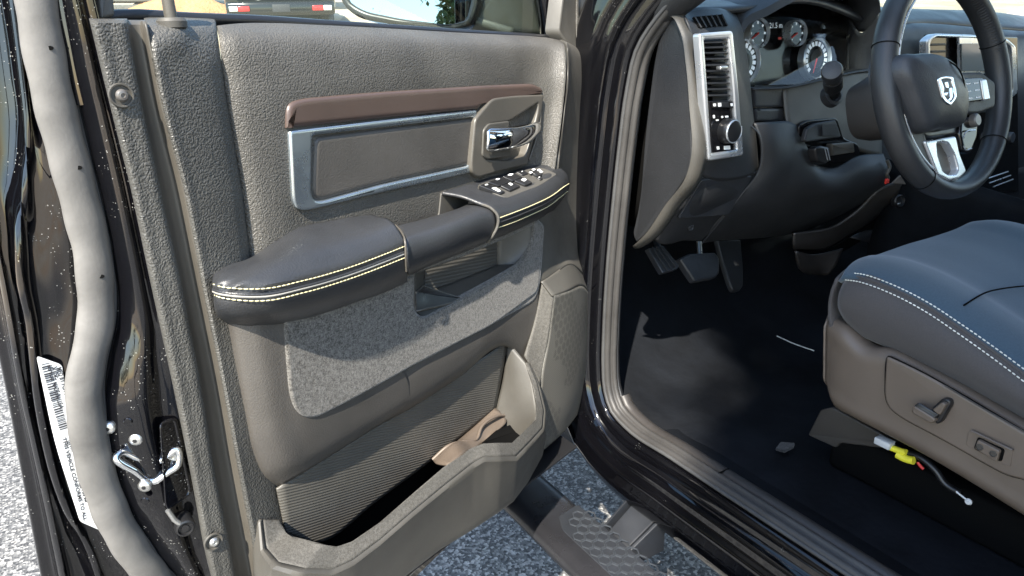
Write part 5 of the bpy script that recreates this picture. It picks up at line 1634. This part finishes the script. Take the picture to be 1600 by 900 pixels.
text('airbag_print', 'SRS', Wp(1484, 189, 0.041), WX_, WY, 0.009, M['print'], hub)
# emblem: shield outline and horned head in relief
def E_(x, y, h):
    return Wp(1440 + x / 11.25, 100 + y / 11.25, h)


eh = 0.0505
sh_o = [E_(x, y, eh) for x, y in ((285, 260), (340, 225), (430, 210), (560, 225), (572, 300), (600, 420), (625, 560), (600, 620), (520, 725), (430, 670), (370, 590), (330, 440))]
sh_i = [E_(x, y, eh) for x, y in ((335, 282), (365, 262), (430, 252), (525, 262), (535, 310), (556, 420), (585, 545), (565, 600), (515, 668), (450, 625), (405, 560), (372, 430))]
em = slab('emblem', fillet(sh_o, 0.003, 3), WN, 0.004, 0.0008, M['chrome'], hub, 2, hollow=fillet(sh_i, 0.003, 3))
slab('emblem_ground', sh_i, WN, 0.003, 0.0002, M['gloss_black'], em, 1) if False else None
slab('emblem_field', fillet([p - WN * 0.002 for p in sh_o], 0.003, 3), WN, 0.004, 0.0004, M['gloss_black'], hub, 1)
for poly in (((320, 290), (350, 280), (400, 420), (395, 490), (350, 500), (330, 400)), ((415, 310), (465, 310), (485, 410), (470, 430), (430, 415)), ((525, 290), (565, 280), (585, 390), (545, 400)),
             ((490, 415), (540, 410), (550, 580), (520, 640), (480, 650), (470, 620), (505, 580)), ((555, 415), (605, 420), (615, 520), (585, 560), (560, 500)), ((395, 500), (480, 490), (440, 560), (400, 545))):
    slab('emblem_relief', fillet([E_(x, y, eh) for x, y in poly], 0.0015, 3), WN, 0.003, 0.0006, M['chrome'], em, 2)
# spokes
slab('left_spoke', fillet([Wp(a, b, 0.012) for a, b in ((1408, 110), (1425, 110), (1440, 190), (1452, 225), (1462, 268), (1450, 268), (1428, 235), (1412, 180))], 0.01, 4), WN, 0.03, 0.006, M['trim_dark'], whl)
spk_o = [Wp(a, b, 0.016) for a, b in ((1445, 220), (1470, 216), (1494, 212), (1500, 240), (1511, 268), (1500, 279), (1484, 283), (1466, 274), (1455, 245))]
spk_i = [Wp(a, b, 0.016) for a, b in ((1464, 224), (1472, 222), (1482, 224), (1492, 242), (1498, 264), (1494, 272), (1482, 273), (1474, 268), (1466, 244))]
ls = slab('lower_spoke', fillet(spk_o, 0.006, 4), WN, 0.018, 0.003, M['silver'], whl, 3, hollow=fillet(spk_i, 0.004, 4))
slab('spoke_recess', [p - WN * 0.012 for p in spk_o], WN, 0.006, 0.001, M['trim_smooth'], ls)
slab('spoke_flank', fillet([Wp(a, b, 0.010) for a, b in ((1424, 218), (1440, 216), (1452, 240), (1464, 272), (1452, 262), (1436, 240))], 0.004, 4), WN, 0.012, 0.003, M['silver_dark'], whl)
hb = slab('hub_skirt', fillet([Wp(a, b, 0.004) for a, b in ((1412, 150), (1510, 150), (1508, 200), (1496, 212), (1450, 218), (1436, 206))], 0.01, 4), WN, 0.03, 0.006, M['black'], whl)
# right spoke with buttons
rs_ = slab('right_spoke', fillet([Wp(a, b, 0.014) for a, b in ((1500, 112), (1535, 112), (1556, 128), (1556, 168), (1530, 178), (1502, 178))], 0.008, 4), WN, 0.03, 0.005, M['dash'], whl)
bpn = slab('button_panel', fillet([Wp(a, b, 0.018) for a, b in ((1506, 122), (1536, 121), (1545, 155), (1508, 160))], 0.005, 4), WN, 0.004, 0.0015, M['gloss_black'], rs_)
slab('spoke_accent', fillet([Wp(a, b, 0.020) for a, b in ((1533, 124), (1542, 123), (1548, 155), (1538, 157))], 0.004, 4), WN, 0.006, 0.002, M['silver'], rs_)
for (a, b) in ((1510, 130), (1522, 129), (1511, 142), (1524, 140), (1513, 153), (1525, 151)):
    slab('button_icon', [Wp(a + s, b + t, 0.0186) for s, t in ((0, 0), (7, -0.8), (7, 1.4), (0, 2.2))], WN, 0.0005, 0.0001, M['white_print'], rs_, 1)
tg = slab('lower_pod', fillet([Wp(a, b, 0.010) for a, b in ((1502, 182), (1530, 178), (1528, 215), (1518, 240), (1506, 236), (1500, 208))], 0.006, 4), WN, 0.02, 0.005, M['gloss_black'], whl)
tube('pod_accent', crv([Wp(a, b, 0.014) for a, b in ((1505, 216), (1508, 208), (1524, 203))], 12), 0.0014, M['silver'], tg, 6)
tube('pod_accent', crv([Wp(a, b, 0.014) for a, b in ((1506, 228), (1508, 233), (1518, 232))], 12), 0.0012, M['silver'], tg, 6)
lathe('thumb_wheel', Wp(1523, 188, 0.014), WN, [(0.012, -0.004), (0.011, 0.004), (0.009, 0.006), (0.0001, 0.006)], M['silver_dark'], tg, 18)

# ================================================================== pedals
pb = thing('brake_pedal', 'wide grey rubber brake pedal on a thin arm', 'pedal', tuple(Yp(1096, 438, 1.16)))
q = L(Yp, (1062, 404, 1.17), (1078, 396, 1.19), (1118, 394, 1.19), (1125, 404, 1.18), (1125, 426, 1.15), (1119, 434, 1.14), (1086, 440, 1.14), (1078, 428, 1.15))
slab('pedal_pad', fillet(q, 0.006, 4), V((0, -0.8, 0.5)), 0.02, 0.006, M['dash_soft'], pb)
tube('pedal_arm', L(Yp, (1094, 404, 1.20), (1092, 375, 1.24), (1092, 350, 1.27)), 0.007, M['zinc'], pb, 8)
pp = thing('parking_brake_pedal', 'narrow ribbed foot pad of the parking brake below the end panel', 'pedal', tuple(Yp(1040, 425, 1.16)))
q = L(Yp, (1013, 388, 1.19), (1036, 383, 1.19), (1062, 415, 1.15), (1058, 421, 1.145), (1036, 427, 1.145))
po = slab('pedal_pad', fillet(q, 0.004, 3), V((0, -0.8, 0.5)), 0.016, 0.003, M['dash_soft'], pp)
for k in range(3):
    t = 0.25 + 0.25 * k
    a = q[0].lerp(q[1], t); b = q[4].lerp(q[2], t)
    tube('pad_rib', [a + V((0, -0.002, 0.002)), b + V((0, -0.002, 0.002))], 0.002, M['dash'], po, 6)
tube('pedal_arm', [Yp(1030, 395, 1.20), Yp(1024, 370, 1.26)], 0.009, M['black'], pp, 8)
pa = thing('accelerator_pedal', 'tall tapering black accelerator pedal right of the brake', 'pedal', tuple(Yp(1150, 455, 1.2)))
q = L(Yp, (1120, 372, 1.27), (1158, 374, 1.27), (1162, 420, 1.23), (1162, 446, 1.20), (1156, 455, 1.19), (1146, 455, 1.19), (1141, 444, 1.20), (1130, 410, 1.24))
slab('pedal_pad', fillet(q, 0.008, 4), V((0, -0.8, 0.5)), 0.015, 0.005, M['dash'], pa)
# ================================================================== console and lower trim
con = thing('floor_console', 'dark lower console trim sweeping down beside the pedals', 'console', (1.6, 1.0, 0.6))
strip = [
    L(Yp, (1412, 282, 0.90), (1408, 292, 0.90), (1402, 306, 0.91)),
    L(Yp, (1375, 296, 0.92), (1382, 306, 0.92), (1388, 320, 0.93)),
    L(Yp, (1340, 330, 0.95), (1350, 338, 0.95), (1360, 348, 0.96)),
    L(Yp, (1305, 354, 0.98), (1318, 358, 0.98), (1330, 366, 0.99)),
    L(Yp, (1270, 362, 1.00), (1290, 376, 1.00), (1300, 384, 1.01)),
    L(Yp, (1240, 364, 1.02), (1240, 384, 1.02), (1240, 390, 1.03)),
]
patch('sweep_trim', strip, 40, 12, M['trim_dark'], con, thick=0.006)
patch('lower_sweep', [L(Yp, (1244, 392, 1.02), (1250, 420, 1.02), (1258, 428, 1.03)), L(Yp, (1280, 398, 1.02), (1284, 422, 1.02), (1280, 430, 1.03)), L(Yp, (1318, 388, 1.0), (1304, 418, 1.0), (1294, 430, 1.01))], 16, 10, M['trim_dark'], con, thick=0.006)
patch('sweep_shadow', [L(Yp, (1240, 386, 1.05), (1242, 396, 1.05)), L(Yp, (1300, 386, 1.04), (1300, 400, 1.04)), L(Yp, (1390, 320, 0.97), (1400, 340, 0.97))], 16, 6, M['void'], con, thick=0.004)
wall = [
    [V((1.76, 0.98, 0.55)), V((1.76, 1.0, 0.8)), V((1.74, 1.02, 1.1))],
    [V((1.77, 0.6, 0.55)), V((1.77, 0.6, 0.8)), V((1.78, 0.75, 1.05))],
    [V((1.78, 0.0, 0.55)), V((1.78, 0.0, 0.8)), V((1.80, 0.0, 0.92))],
]
patch('console_wall', wall, 14, 14, M['mat_rubber'], con, thick=0.006)
patch('stack_lower', [L(Yp, (1405, 300, 0.99), (1400, 330, 0.99), (1330, 372, 1.0)), L(Yp, (1480, 290, 0.99), (1480, 340, 0.99), (1440, 400, 1.0)), L(Yp, (1640, 250, 0.99), (1640, 340, 0.99), (1640, 420, 1.0))], 20, 14, M['dash'], con, thick=0.006)
boxm('red_tab', Yp(1386, 283, 0.905), WX, (0.013, 0.006, 0.013), 0.002, M['red_print'], con)
tube('wire_clip', crv(L(Yp, (1386, 250, 0.91), (1390, 262, 0.905), (1386, 272, 0.905), (1388, 279, 0.905)), 20), 0.004, M['trim'], con, 8)
slab('pale_bracket', L(Yp, (1395, 286, 0.90), (1407, 274, 0.90), (1416, 288, 0.90)), V((0, -1, 0.2)), 0.004, 0.0008, M['seat_plastic'], con)
rcs = lathe('power_socket', Yp(1405, 314, 0.905), V((-0.3, -1, 0.2)), [(0.016, -0.01), (0.016, 0.002), (0.013, 0.004), (0.011, 0.0), (0.0001, -0.004)], M['black'], con, 22)
boxm('socket_glint', Yp(1405, 318, 0.898), WX, (0.012, 0.002, 0.003), 0.0006, M['silver'], con)

# ================================================================== driver seat
seat = thing('driver_seat', 'grey cloth driver seat cushion with white stitching and taupe power controls', 'seat', (1.4, 0.35, 0.56))
XS = 1.15
stit = [(1325, 430), (1348, 433), (1400, 452), (1450, 478), (1500, 511), (1550, 546), (1600, 583), (1680, 645)]
botf = [(1310, 487), (1328, 506), (1385, 535), (1440, 562), (1500, 592), (1550, 620), (1600, 648), (1680, 695)]
tops = [Xp(a, b, XS + (0.012 if i == 0 else 0.0)) for i, (a, b) in enumerate(stit)]
bots = [Xp(a, b, XS - 0.004) for a, b in botf]
tops.append(V((XS, 0.06, tops[-1].z - 0.045)))
bots.append(V((XS - 0.004, 0.04, bots[-1].z - 0.020)))
G = []
for a, b in zip(tops, bots):
    G.append([a + V((0.010, 0, 0.004)), a + V((0.002, 0, -0.002)), a.lerp(b, 0.2) + V((-0.010, 0, 0)), a.lerp(b, 0.55) + V((-0.014, 0, 0)), a.lerp(b, 0.85) + V((-0.006, 0, 0)), b + V((0.006, 0, -0.004)), b + V((0.02, 0, -0.02))])
patch('cushion_side', G, 60, 26, M['seat_side'], seat, thick=0.006)
# front of the cushion
tf, bf = tops[0], bots[0]
# cushion top
topc = []
prof_x = [(0.0, 0.0), (0.012, 0.008), (0.05, 0.020), (0.10, 0.018), (0.14, 0.008), (0.20, 0.004), (0.28, 0.004), (0.36, 0.006), (0.42, 0.014), (0.48, 0.026), (0.52, 0.018), (0.54, -0.02)]
sy = [(tops[0].y + 0.010, tops[0].z - 0.012, 0.4), (tops[0].y + 0.006, tops[0].z - 0.002, 0.85), (tops[0].y - 0.012, tops[0].z + 0.002, 1.0)] + [(p.y, p.z, 1.0) for p in tops[2:]] + [(-0.2, tops[-1].z - 0.02, 1.0)]
for y, z, s_ in sy:
    row = []
    for dx, dz in prof_x:
        fy = 0.035 * math.sin(min(dx / 0.54, 1) * math.pi)      # front edge bows forward
        row.append(V((XS + dx, y + fy * (1 if y > tops[2].y else 0.3), z + dz * s_)))
    topc.append(row)
patch('cushion_top', topc, 60, 70, M['seat_fabric'], seat, thick=0.008)
# front roll down to the shield
frr = []
for dx, dz in prof_x:
    fy = 0.035 * math.sin(min(dx / 0.54, 1) * math.pi)
    y0, z0 = tops[0].y + 0.010 + fy, tops[0].z - 0.010 + dz * 0.4
    frr.append([V((XS + dx, y0, z0)), V((XS + dx, y0 + 0.006, z0 - 0.03)), V((XS + dx, y0 + 0.002, z0 - 0.08)), V((XS + dx, y0 - 0.02, z0 - 0.13))])
patch('cushion_front', frr, 40, 16, M['seat_side'], seat, thick=0.006)
for dz in (0.0045, -0.0075):
    sp2 = [p + V((-0.0075 if dz < 0 else 0.002, 0, dz)) for p in tops]
    stitches('stitching', sp2, 0.0072, 0.68, 0.0013, M['thread_white'], seat)
tube('cushion_piping', crv([p + V((0.001, 0, -0.002)) for p in tops], 60), 0.003, M['seat_side'], seat, 8)
# panel seam across the cushion and over the bolster
def top_at(px, py, z):
    return Zp(px, py, z)
def on_cushion(px, py):
    z = 0.96
    for _ in range(12):
        p = Zp(px, py, z)
        for a_, b_ in zip(tops, tops[1:]):
            if b_.y <= p.y <= a_.y:
                z0 = a_.z + (b_.z - a_.z) * (p.y - a_.y) / (b_.y - a_.y)
                break
        else:
            z0 = tops[0].z if p.y > tops[0].y else tops[-1].z
        dx = p.x - XS
        dz = 0.0
        for (xa, za), (xb, zb) in zip(prof_x, prof_x[1:]):
            if xa <= dx <= xb:
                dz = za + (zb - za) * (dx - xa) / (xb - xa)
        z = 0.5 * z + 0.5 * (z0 + dz)
    return Zp(px, py, z + 0.0022)


sm = crv([on_cushion(*q) for q in ((1506, 477), (1530, 462), (1560, 452), (1600, 447), (1640, 446))], 30)
tube('cushion_seam', sm, 0.0014, M['void'], seat, 6)
# side shield
shield_top = [(1297, 498), (1320, 512), (1357, 545), (1385, 548), (1440, 575), (1500, 607), (1560, 642), (1600, 665), (1690, 716)]
shield_bot = [(1296, 602), (1304, 634), (1330, 650), (1380, 676), (1440, 708), (1500, 743), (1560, 780), (1600, 805), (1690, 862)]
G = []
n_ = len(shield_top)
for i, (a, b) in enumerate(zip(shield_top, shield_bot)):
    x0 = XS - 0.018 + (0.020 if i == 0 else (0.006 if i == 1 else 0))
    t, b_ = Xp(a[0], a[1], x0 + 0.012), Xp(b[0], b[1], x0 + 0.010)
    G.append([t + V((0.03, 0, 0.0)), t, t.lerp(b_, 0.06) + V((-0.010, 0, 0)), t.lerp(b_, 0.3) + V((-0.013, 0, 0)), t.lerp(b_, 0.72) + V((-0.013, 0, 0)), t.lerp(b_, 0.90) + V((-0.012, 0, 0)), b_ + V((0.0, 0, 0)), b_ + V((0.03, 0, -0.004))])
G.append([p + V((0, -0.26, -0.03)) for p in G[-1]])
shd = patch('side_shield', G, 70, 40, M['seat_plastic'], seat, thick=0.005)
fq = [G[0][k] + V((0.0, 0, 0)) for k in range(1, 7)]
patch('shield_front', [[p for p in fq], [p + V((0.03, 0.016, 0)) for p in fq], [p + V((0.12, 0.024, 0)) for p in fq], [p + V((0.4, 0.026, 0)) for p in fq]], 14, 16, M['seat_plastic'], seat, thick=0.004)


def Sp(px, py, d=0.0):
    return Xp(px, py, XS - 0.026 - d)


pnl = fillet([Sp(1384, 556), Sp(1440, 582), Sp(1520, 628), Sp(1600, 676), Sp(1690, 730), Sp(1680, 790), Sp(1640, 768), Sp(1598, 749), Sp(1570, 744), Sp(1480, 692), Sp(1400, 650), Sp(1380, 628)], [0.006, 0.05, 0.05, 0.05, 0.02, 0.02, 0.03, 0.03, 0.03, 0.05, 0.03, 0.03], 4)
pn_ = slab('control_panel', pnl, V((-1, 0, 0.05)), 0.012, 0.004, M['seat_plastic'], seat)
gro = crv(pnl, 120, closed=True)
tube('panel_gap', [p + V((0.004, 0, 0)) for p in gro], 0.0016, M['void'], pn_, 5, closed=True)
tube('panel_crease', crv([Sp(1476, 602, 0.001), Sp(1540, 640, 0.001), Sp(1600, 674, 0.001), Sp(1660, 708, 0.001)], 20), 0.0010, M['seat_plastic_dark'], pn_, 5)


def S4(x, y, d=0.0):
    return Sp(1400 + x / 4.5, 600 + y / 4.5, d)


kb1 = slab('seat_lever', fillet([S4(105, 180, 0.022), S4(125, 150, 0.022), S4(265, 235, 0.022), S4(275, 262, 0.022), S4(245, 280, 0.022), S4(110, 205, 0.022)], 0.004, 4), V((-1, 0, 0.1)), 0.022, 0.003, M['seat_plastic'], seat)
slab('lever_cap', fillet([S4(125, 150, 0.0215), S4(160, 128, 0.018), S4(300, 212, 0.018), S4(268, 238, 0.0215)], 0.002, 3), V((-1, 0, 0.6)), 0.012, 0.0015, M['black'], kb1)
kb2 = slab('recline_lever', fillet([S4(245, 175, 0.012), S4(325, 100, 0.012), S4(375, 110, 0.012), S4(385, 145, 0.012), S4(310, 275, 0.012), S4(275, 285, 0.012)], 0.006, 4), V((-1, 0, 0.1)), 0.014, 0.003, M['black'], seat)
slab('lever_face', fillet([S4(252, 182, 0.020), S4(320, 128, 0.020), S4(352, 142, 0.020), S4(305, 222, 0.020)], 0.003, 3), V((-1, 0, 0.1)), 0.010, 0.002, M['seat_plastic'], kb2)
ls1 = slab('lumbar_recess', fillet([S4(490, 430, 0.001), S4(510, 325, 0.001), S4(820, 460, 0.001), S4(805, 590, 0.001)], 0.006, 4), V((-1, 0, 0)), 0.003, 0.0008, M['seat_plastic'], seat)
slab('lumbar_well', fillet([S4(545, 455, 0.0025), S4(575, 372, 0.0025), S4(765, 462, 0.0025), S4(740, 550, 0.0025)], 0.004, 3), V((-1, 0, 0)), 0.002, 0.0005, M['void'], ls1)
lr = slab('lumbar_switch', fillet([S4(552, 455, 0.009), S4(572, 392, 0.009), S4(728, 472, 0.009), S4(708, 548, 0.009)], 0.003, 3), V((-1, 0, 0)), 0.008, 0.0015, M['seat_plastic'], ls1)
for (x, y) in ((588, 445), (683, 492)):
    lathe('switch_ring', S4(x, y, 0.0092), V((-1, 0, 0)), [(0.0052, -0.001), (0.0052, 0.001), (0.0042, 0.0012), (0.0040, 0.0), (0.0001, 0.0)], M['seat_plastic_dark'], ls1, 18)
slab('recess_lip', fillet([S4(515, 322, 0.006), S4(560, 335, 0.006), S4(830, 465, 0.006), S4(800, 462, 0.006), S4(560, 352, 0.006)], 0.003, 3), V((-1, 0, 0.5)), 0.006, 0.0015, M['seat_plastic'], ls1)
# riser below the shield
slab('seat_riser', fillet([Xp(1282, 640, 1.20), Xp(1300, 636, 1.20), Xp(1400, 690, 1.20), Xp(1375, 700, 1.20), Xp(1312, 692, 1.20), Xp(1306, 700, 1.20), Xp(1262, 680, 1.20)], 0.006, 3), V((-1, 0, 0.2)), 0.02, 0.003, M['seat_plastic_dark'], seat)
for s_ in (0, 1):
    boxm('seat_rail', (1.23 + 0.3 * s_, 0.25, 0.60), WX, (0.05, 0.9, 0.09), 0.01, M['void'], seat)
boxm('connector', Xp(1382, 691, 1.17), WX, (0.02, 0.030, 0.014), 0.002, M['paper'], seat)

bk_ = []
for y, z, w_ in ((0.10, 0.86, 0.27), (0.06, 1.0, 0.28), (-0.02, 1.2, 0.28), (-0.10, 1.4, 0.26), (-0.15, 1.52, 0.22), (-0.20, 1.54, 0.18)):
    bk_.append([V((XS + 0.27 + dx * w_, y + dy, z)) for dx, dy in ((-0.9, -0.12), (-1.0, -0.04), (-0.97, 0.03), (-0.8, 0.06), (-0.55, 0.035), (0, 0.02), (0.55, 0.035), (0.8, 0.06), (0.97, 0.03), (1.0, -0.04), (0.9, -0.12))])
patch('backrest', bk_, 30, 50, M['seat_fabric'], seat, thick=0.01)

# wiring under the seat
wr = thing('seat_wiring', 'dark wiring loom with yellow tape drooping below the seat', 'wiring', tuple(Xp(1440, 720, 1.18)))
tube('loom', crv(L(lambda a, b: Xp(a, b, 1.18), (1385, 692), (1410, 705), (1440, 716), (1462, 735), (1476, 755), (1490, 765), (1500, 770)), 30), 0.006, M['black'], wr, 8)
tube('yellow_tape', crv(L(lambda a, b: Xp(a, b, 1.172), (1388, 698), (1402, 703), (1416, 707)), 10), 0.006, M['yellow'], wr, 8)
tube('yellow_tape', crv(L(lambda a, b: Xp(a, b, 1.170), (1402, 710), (1414, 716), (1428, 720)), 10), 0.0075, M['yellow'], wr, 8)
tube('red_wire', crv(L(lambda a, b: Xp(a, b, 1.172), (1434, 722), (1438, 728), (1443, 733)), 10), 0.0025, M['red_print'], wr, 6)
tube('zip_tie', crv(L(lambda a, b: Xp(a, b, 1.15), (1494, 768), (1504, 776), (1512, 782)), 10), 0.0016, M['paper'], wr, 6)
lathe('tie_head', Xp(1513, 784, 1.15), V((-1, 0, 0)), [(0.005, -0.003), (0.006, 0.0), (0.004, 0.003), (0.0001, 0.003)], M['paper'], wr, 10)

# litter on the floor
tag(tube('straw_piece', crv([Zp(1214, 525, 0.5690), Zp(1238, 536, 0.5700), Zp(1272, 548, 0.5690)], 12), 0.0017, M['thread_white'], None, 6, origin=Zp(1238, 536, 0.570)), 'thin pale straw lying on the dark floor', 'straw')
b1 = tag(boxm('pale_crumb', Zp(989, 591, 0.572), WX, (0.006, 0.003, 0.003), 0.001, M['paper'], None, origin=Zp(989, 591, 0.553)), 'tiny whitish crumb on the floor by the front pillar', 'crumb')
b2 = tag(slab('floor_hook', fillet(L(lambda a, b: Zp(a, b, 0.575), (1212, 700), (1220, 690), (1242, 692), (1240, 697), (1226, 704)), 0.003, 3), UP, 0.006, 0.001, M['carpet'], None, origin=Zp(1226, 698, 0.569)), 'small fabric tab of the floor covering near the sill', 'fabric tab')
# ================================================================== lot seen through the glass
def hit(px, py):
    r = ray(px, py).normalized()
    t = 3.0
    while t < 200:
        p = CAM + r * t
        if p.z < ground_z(p.x, p.y):
            return p
        t += 0.05
    return CAM + r * 60


def wheel(parent, c, ax, rad=0.38, w=0.24):
    lathe('wheel', c, ax, [(rad * 0.55, -w / 2), (rad * 0.95, -w / 2), (rad, -w / 2 + 0.03), (rad, w / 2 - 0.03), (rad * 0.95, w / 2), (rad * 0.62, w / 2), (rad * 0.58, w / 2 - 0.05), (0.02, w / 2 - 0.05)], M['black'], parent, 24)


def tail_truck(px, py, heading):
    base = hit(px, py)
    t = thing('parked_truck', 'dark pickup parked tail-on beyond the glass with red tail lamps', 'truck', tuple(base))
    f_ = V((math.sin(heading), math.cos(heading), 0)); r_ = V((f_.y, -f_.x, 0))
    ax = (r_, f_, UP)
    boxm('body', base + f_ * 2.4 + UP * 0.95, ax, (2.0, 4.9, 0.75), 0.12, M['paint'], t, seg=3)
    boxm('cab_roof', base + f_ * 3.0 + UP * 1.55, ax, (1.7, 1.9, 0.6), 0.18, M['paint'], t, seg=3)
    boxm('bumper', base - f_ * 0.10 + UP * 0.62, ax, (1.95, 0.22, 0.24), 0.05, M['gloss_black'], t)
    boxm('tailgate', base - f_ * 0.06 + UP * 1.0, ax, (1.55, 0.06, 0.5), 0.04, M['paint'], t)
    boxm('number_plate', base - f_ * 0.22 + UP * 0.62, ax, (0.32, 0.02, 0.14), 0.01, M['print'], t)
    boxm('chrome_strip', base - f_ * 0.12 + UP * 0.84, ax, (1.8, 0.04, 0.05), 0.01, M['chrome'], t)
    for s in (-1, 1):
        boxm('tail_lamp', base - f_ * 0.235 + r_ * s * 0.66 + UP * 0.62, ax, (0.20, 0.03, 0.09), 0.01, M['red_lamp'], t)
        boxm('reverse_lamp', base - f_ * 0.235 + r_ * s * 0.84 + UP * 0.62, ax, (0.15, 0.03, 0.09), 0.01, M['paper'], t)
        wheel(t, base + f_ * 0.9 + r_ * s * 0.85 + UP * 0.38, r_)
        wheel(t, base + f_ * 4.2 + r_ * s * 0.85 + UP * 0.38, r_)


tail_truck(447, 68, R(17))
b = hit(318, 14)
t = thing('parked_suv', 'pale sport utility vehicle beyond the red dirt heap', 'car', tuple(b))
ax = (V((0.94, -0.34, 0)), V((0.34, 0.94, 0)), UP)
boxm('body', b + ax[0] * 1.2 + ax[1] * 0.9 + UP * 0.85, ax, (4.4, 1.8, 0.75), 0.15, M['lot_silver'], t, seg=3)
boxm('cabin', b + ax[0] * 1.3 + ax[1] * 0.9 + UP * 1.45, ax, (2.6, 1.6, 0.6), 0.2, M['gloss_black'], t, seg=3)
for k in (-0.05, 2.6):
    wheel(t, b + ax[0] * k + UP * 0.34, ax[1], 0.36)
# red dirt heap
b = hit(285, 30)
nv_, rows = 26, []
for i in range(12):
    rr_ = i / 11
    rows.append([b + V((math.cos(a) * rr_ * 1.6, math.sin(a) * rr_ * 1.2, 0.75 * (1 - rr_) ** 0.8 + 0.07 * math.sin(a * 5 + i) * (1 - rr_) - 0.05)) for a in [2 * math.pi * k / nv_ for k in range(nv_)]])
dm_ = gridmesh('dirt_heap', rows, M['dirt'], None, closed_v=True, face_cam=False)
tag(dm_, 'heap of orange red dirt on the pale lot', 'dirt heap')
me_ = dm_.data
for v in me_.vertices:
    v.co -= b
dm_.location = b
b = hit(215, 30)
t = thing('lattice_pallet', 'stack of grey pallets beside the red dirt heap', 'pallet', tuple(b))
for k in range(6):
    boxm('plank', b + UP * (0.08 + 0.16 * k), WX, (1.1, 0.8, 0.10), 0.01, M['seal'], t)


def tree(x, y, h, cr, mat, label, seed, n=1500, group='trees round the lot'):
    rnd = random.Random(seed)
    z0 = ground_z(x, y)
    t = thing('tree', label, 'tree', (x, y, z0), group)
    base = V((x, y, z0))
    tp = [base, base + V((0.1, 0, h * 0.25)), base + V((-0.05, 0.1, h * 0.5)), base + V((0, 0, h * 0.85))]
    tk = tube('trunk', crv(tp, 12), [0.22 * h / 7 * (1 - 0.07 * i) for i in range(12)], M['bark'], t, 8)
    cl = []
    for k in range(14):
        a = rnd.uniform(0, 6.28); rr_ = cr * rnd.uniform(0.25, 0.85); zz = h * rnd.uniform(0.42, 0.95)
        c = base + V((math.cos(a) * rr_, math.sin(a) * rr_, zz))
        cl.append((c, cr * rnd.uniform(0.28, 0.5)))
        tube('limb', [base + V((0, 0, zz * 0.6)), (base + V((0, 0, zz * 0.7))).lerp(c, 0.5), c], [0.07, 0.05, 0.02], M['bark'], tk, 5)
    vs, fs_ = [], []
    for c, r_ in cl:
        for k in range(n // 14):
            d = V((rnd.gauss(0, 1), rnd.gauss(0, 1), rnd.gauss(0, 0.8)))
            d = d.normalized() * r_ * rnd.random() ** 0.4
            p = c + d
            a, b_ = V((rnd.uniform(-1, 1), rnd.uniform(-1, 1), rnd.uniform(-1, 1))).normalized(), V((rnd.uniform(-1, 1), rnd.uniform(-1, 1), rnd.uniform(-1, 1)))
            b_ = (b_ - a * b_.dot(a)).normalized()
            s = rnd.uniform(0.10, 0.20) * h / 7
            q = len(vs)
            vs += [p - a * s, p + b_ * s * 0.5, p + a * s, p - b_ * s * 0.5]
            fs_.append((q, q + 1, q + 2, q + 3))
    mesh('crown', vs, fs_, mat, t, smooth=False, kind='stuff')


tree(20.0, 24.0, 9.0, 4.0, M['leaf'], 'full green tree behind the lot seen through the windscreen', 1)
tree(28.0, 26.0, 9.0, 4.2, M['leaf2'], 'yellowing tree right of the green one beyond the windscreen', 2)
tree(14.0, 26.0, 8.0, 3.8, M['leaf'], 'smaller green tree beyond the windscreen left of the full one', 3)
tree(-17.9, -9.6, 6.0, 1.9, M['leaf'], 'leafy tree behind the truck reflected in the door mirror', 4, 2600)
tree(-46.0, -19.0, 6.0, 3.4, M['leaf'], 'distant tree behind the truck low in the mirror', 5)
tree(-50.0, -24.5, 5.0, 3.4, M['leaf'], 'distant bushy tree far behind the truck in the mirror', 6)

# tall unseen tree added behind the truck so its crown shades the cab
c_ = V((1.72, 0.02, 0.85)) + SUN_TO * 8.5
rnd = random.Random(11)
base = V((c_.x - 0.2, c_.y - 0.1, 0.0))
tt = thing('tree', 'tall slim tree added out of view behind the truck to shade the cab', 'tree', tuple(base), 'trees round the lot')
tk = tube('trunk', crv([base, base + V((0.08, 0, 2.5)), base + V((0.0, 0.1, 5.0)), c_ + V((0, 0, 1.2))], 20), [0.15 - 0.006 * i for i in range(20)], M['bark'], tt, 10)
vs, fs_ = [], []
for k in range(60):
    d = V((rnd.gauss(0, 1), rnd.gauss(0, 1), rnd.gauss(0, 1))).normalized()
    cc_ = c_ + V((d.x * 1.12, d.y * 1.12, d.z * 1.5)) * rnd.random() ** 0.4
    tube('limb', [c_ + V((0, 0, (cc_.z - c_.z) * 0.5 - 0.6)), cc_], [0.025, 0.008], M['bark'], tk, 5)
    for j in range(110):
        p = cc_ + V((rnd.gauss(0, 1), rnd.gauss(0, 1), rnd.gauss(0, 1))).normalized() * 0.38 * rnd.random() ** 0.5
        a = V((rnd.uniform(-1, 1), rnd.uniform(-1, 1), rnd.uniform(-1, 1))).normalized()
        b_ = a.orthogonal().normalized()
        b_ = (b_ * math.cos(k + j) + a.cross(b_) * math.sin(k + j))
        s = rnd.uniform(0.07, 0.11)
        q = len(vs)
        vs += [p - a * s, p + b_ * s * 0.55, p + a * s, p - b_ * s * 0.55]
        fs_.append((q, q + 1, q + 2, q + 3))
mesh('crown', vs, fs_, M['leaf'], tt, smooth=False, kind='stuff')
for o in list(bpy.data.objects):
    if o.type == 'MESH' and not o.data.materials:
        o.data.materials.append(M['trim'])
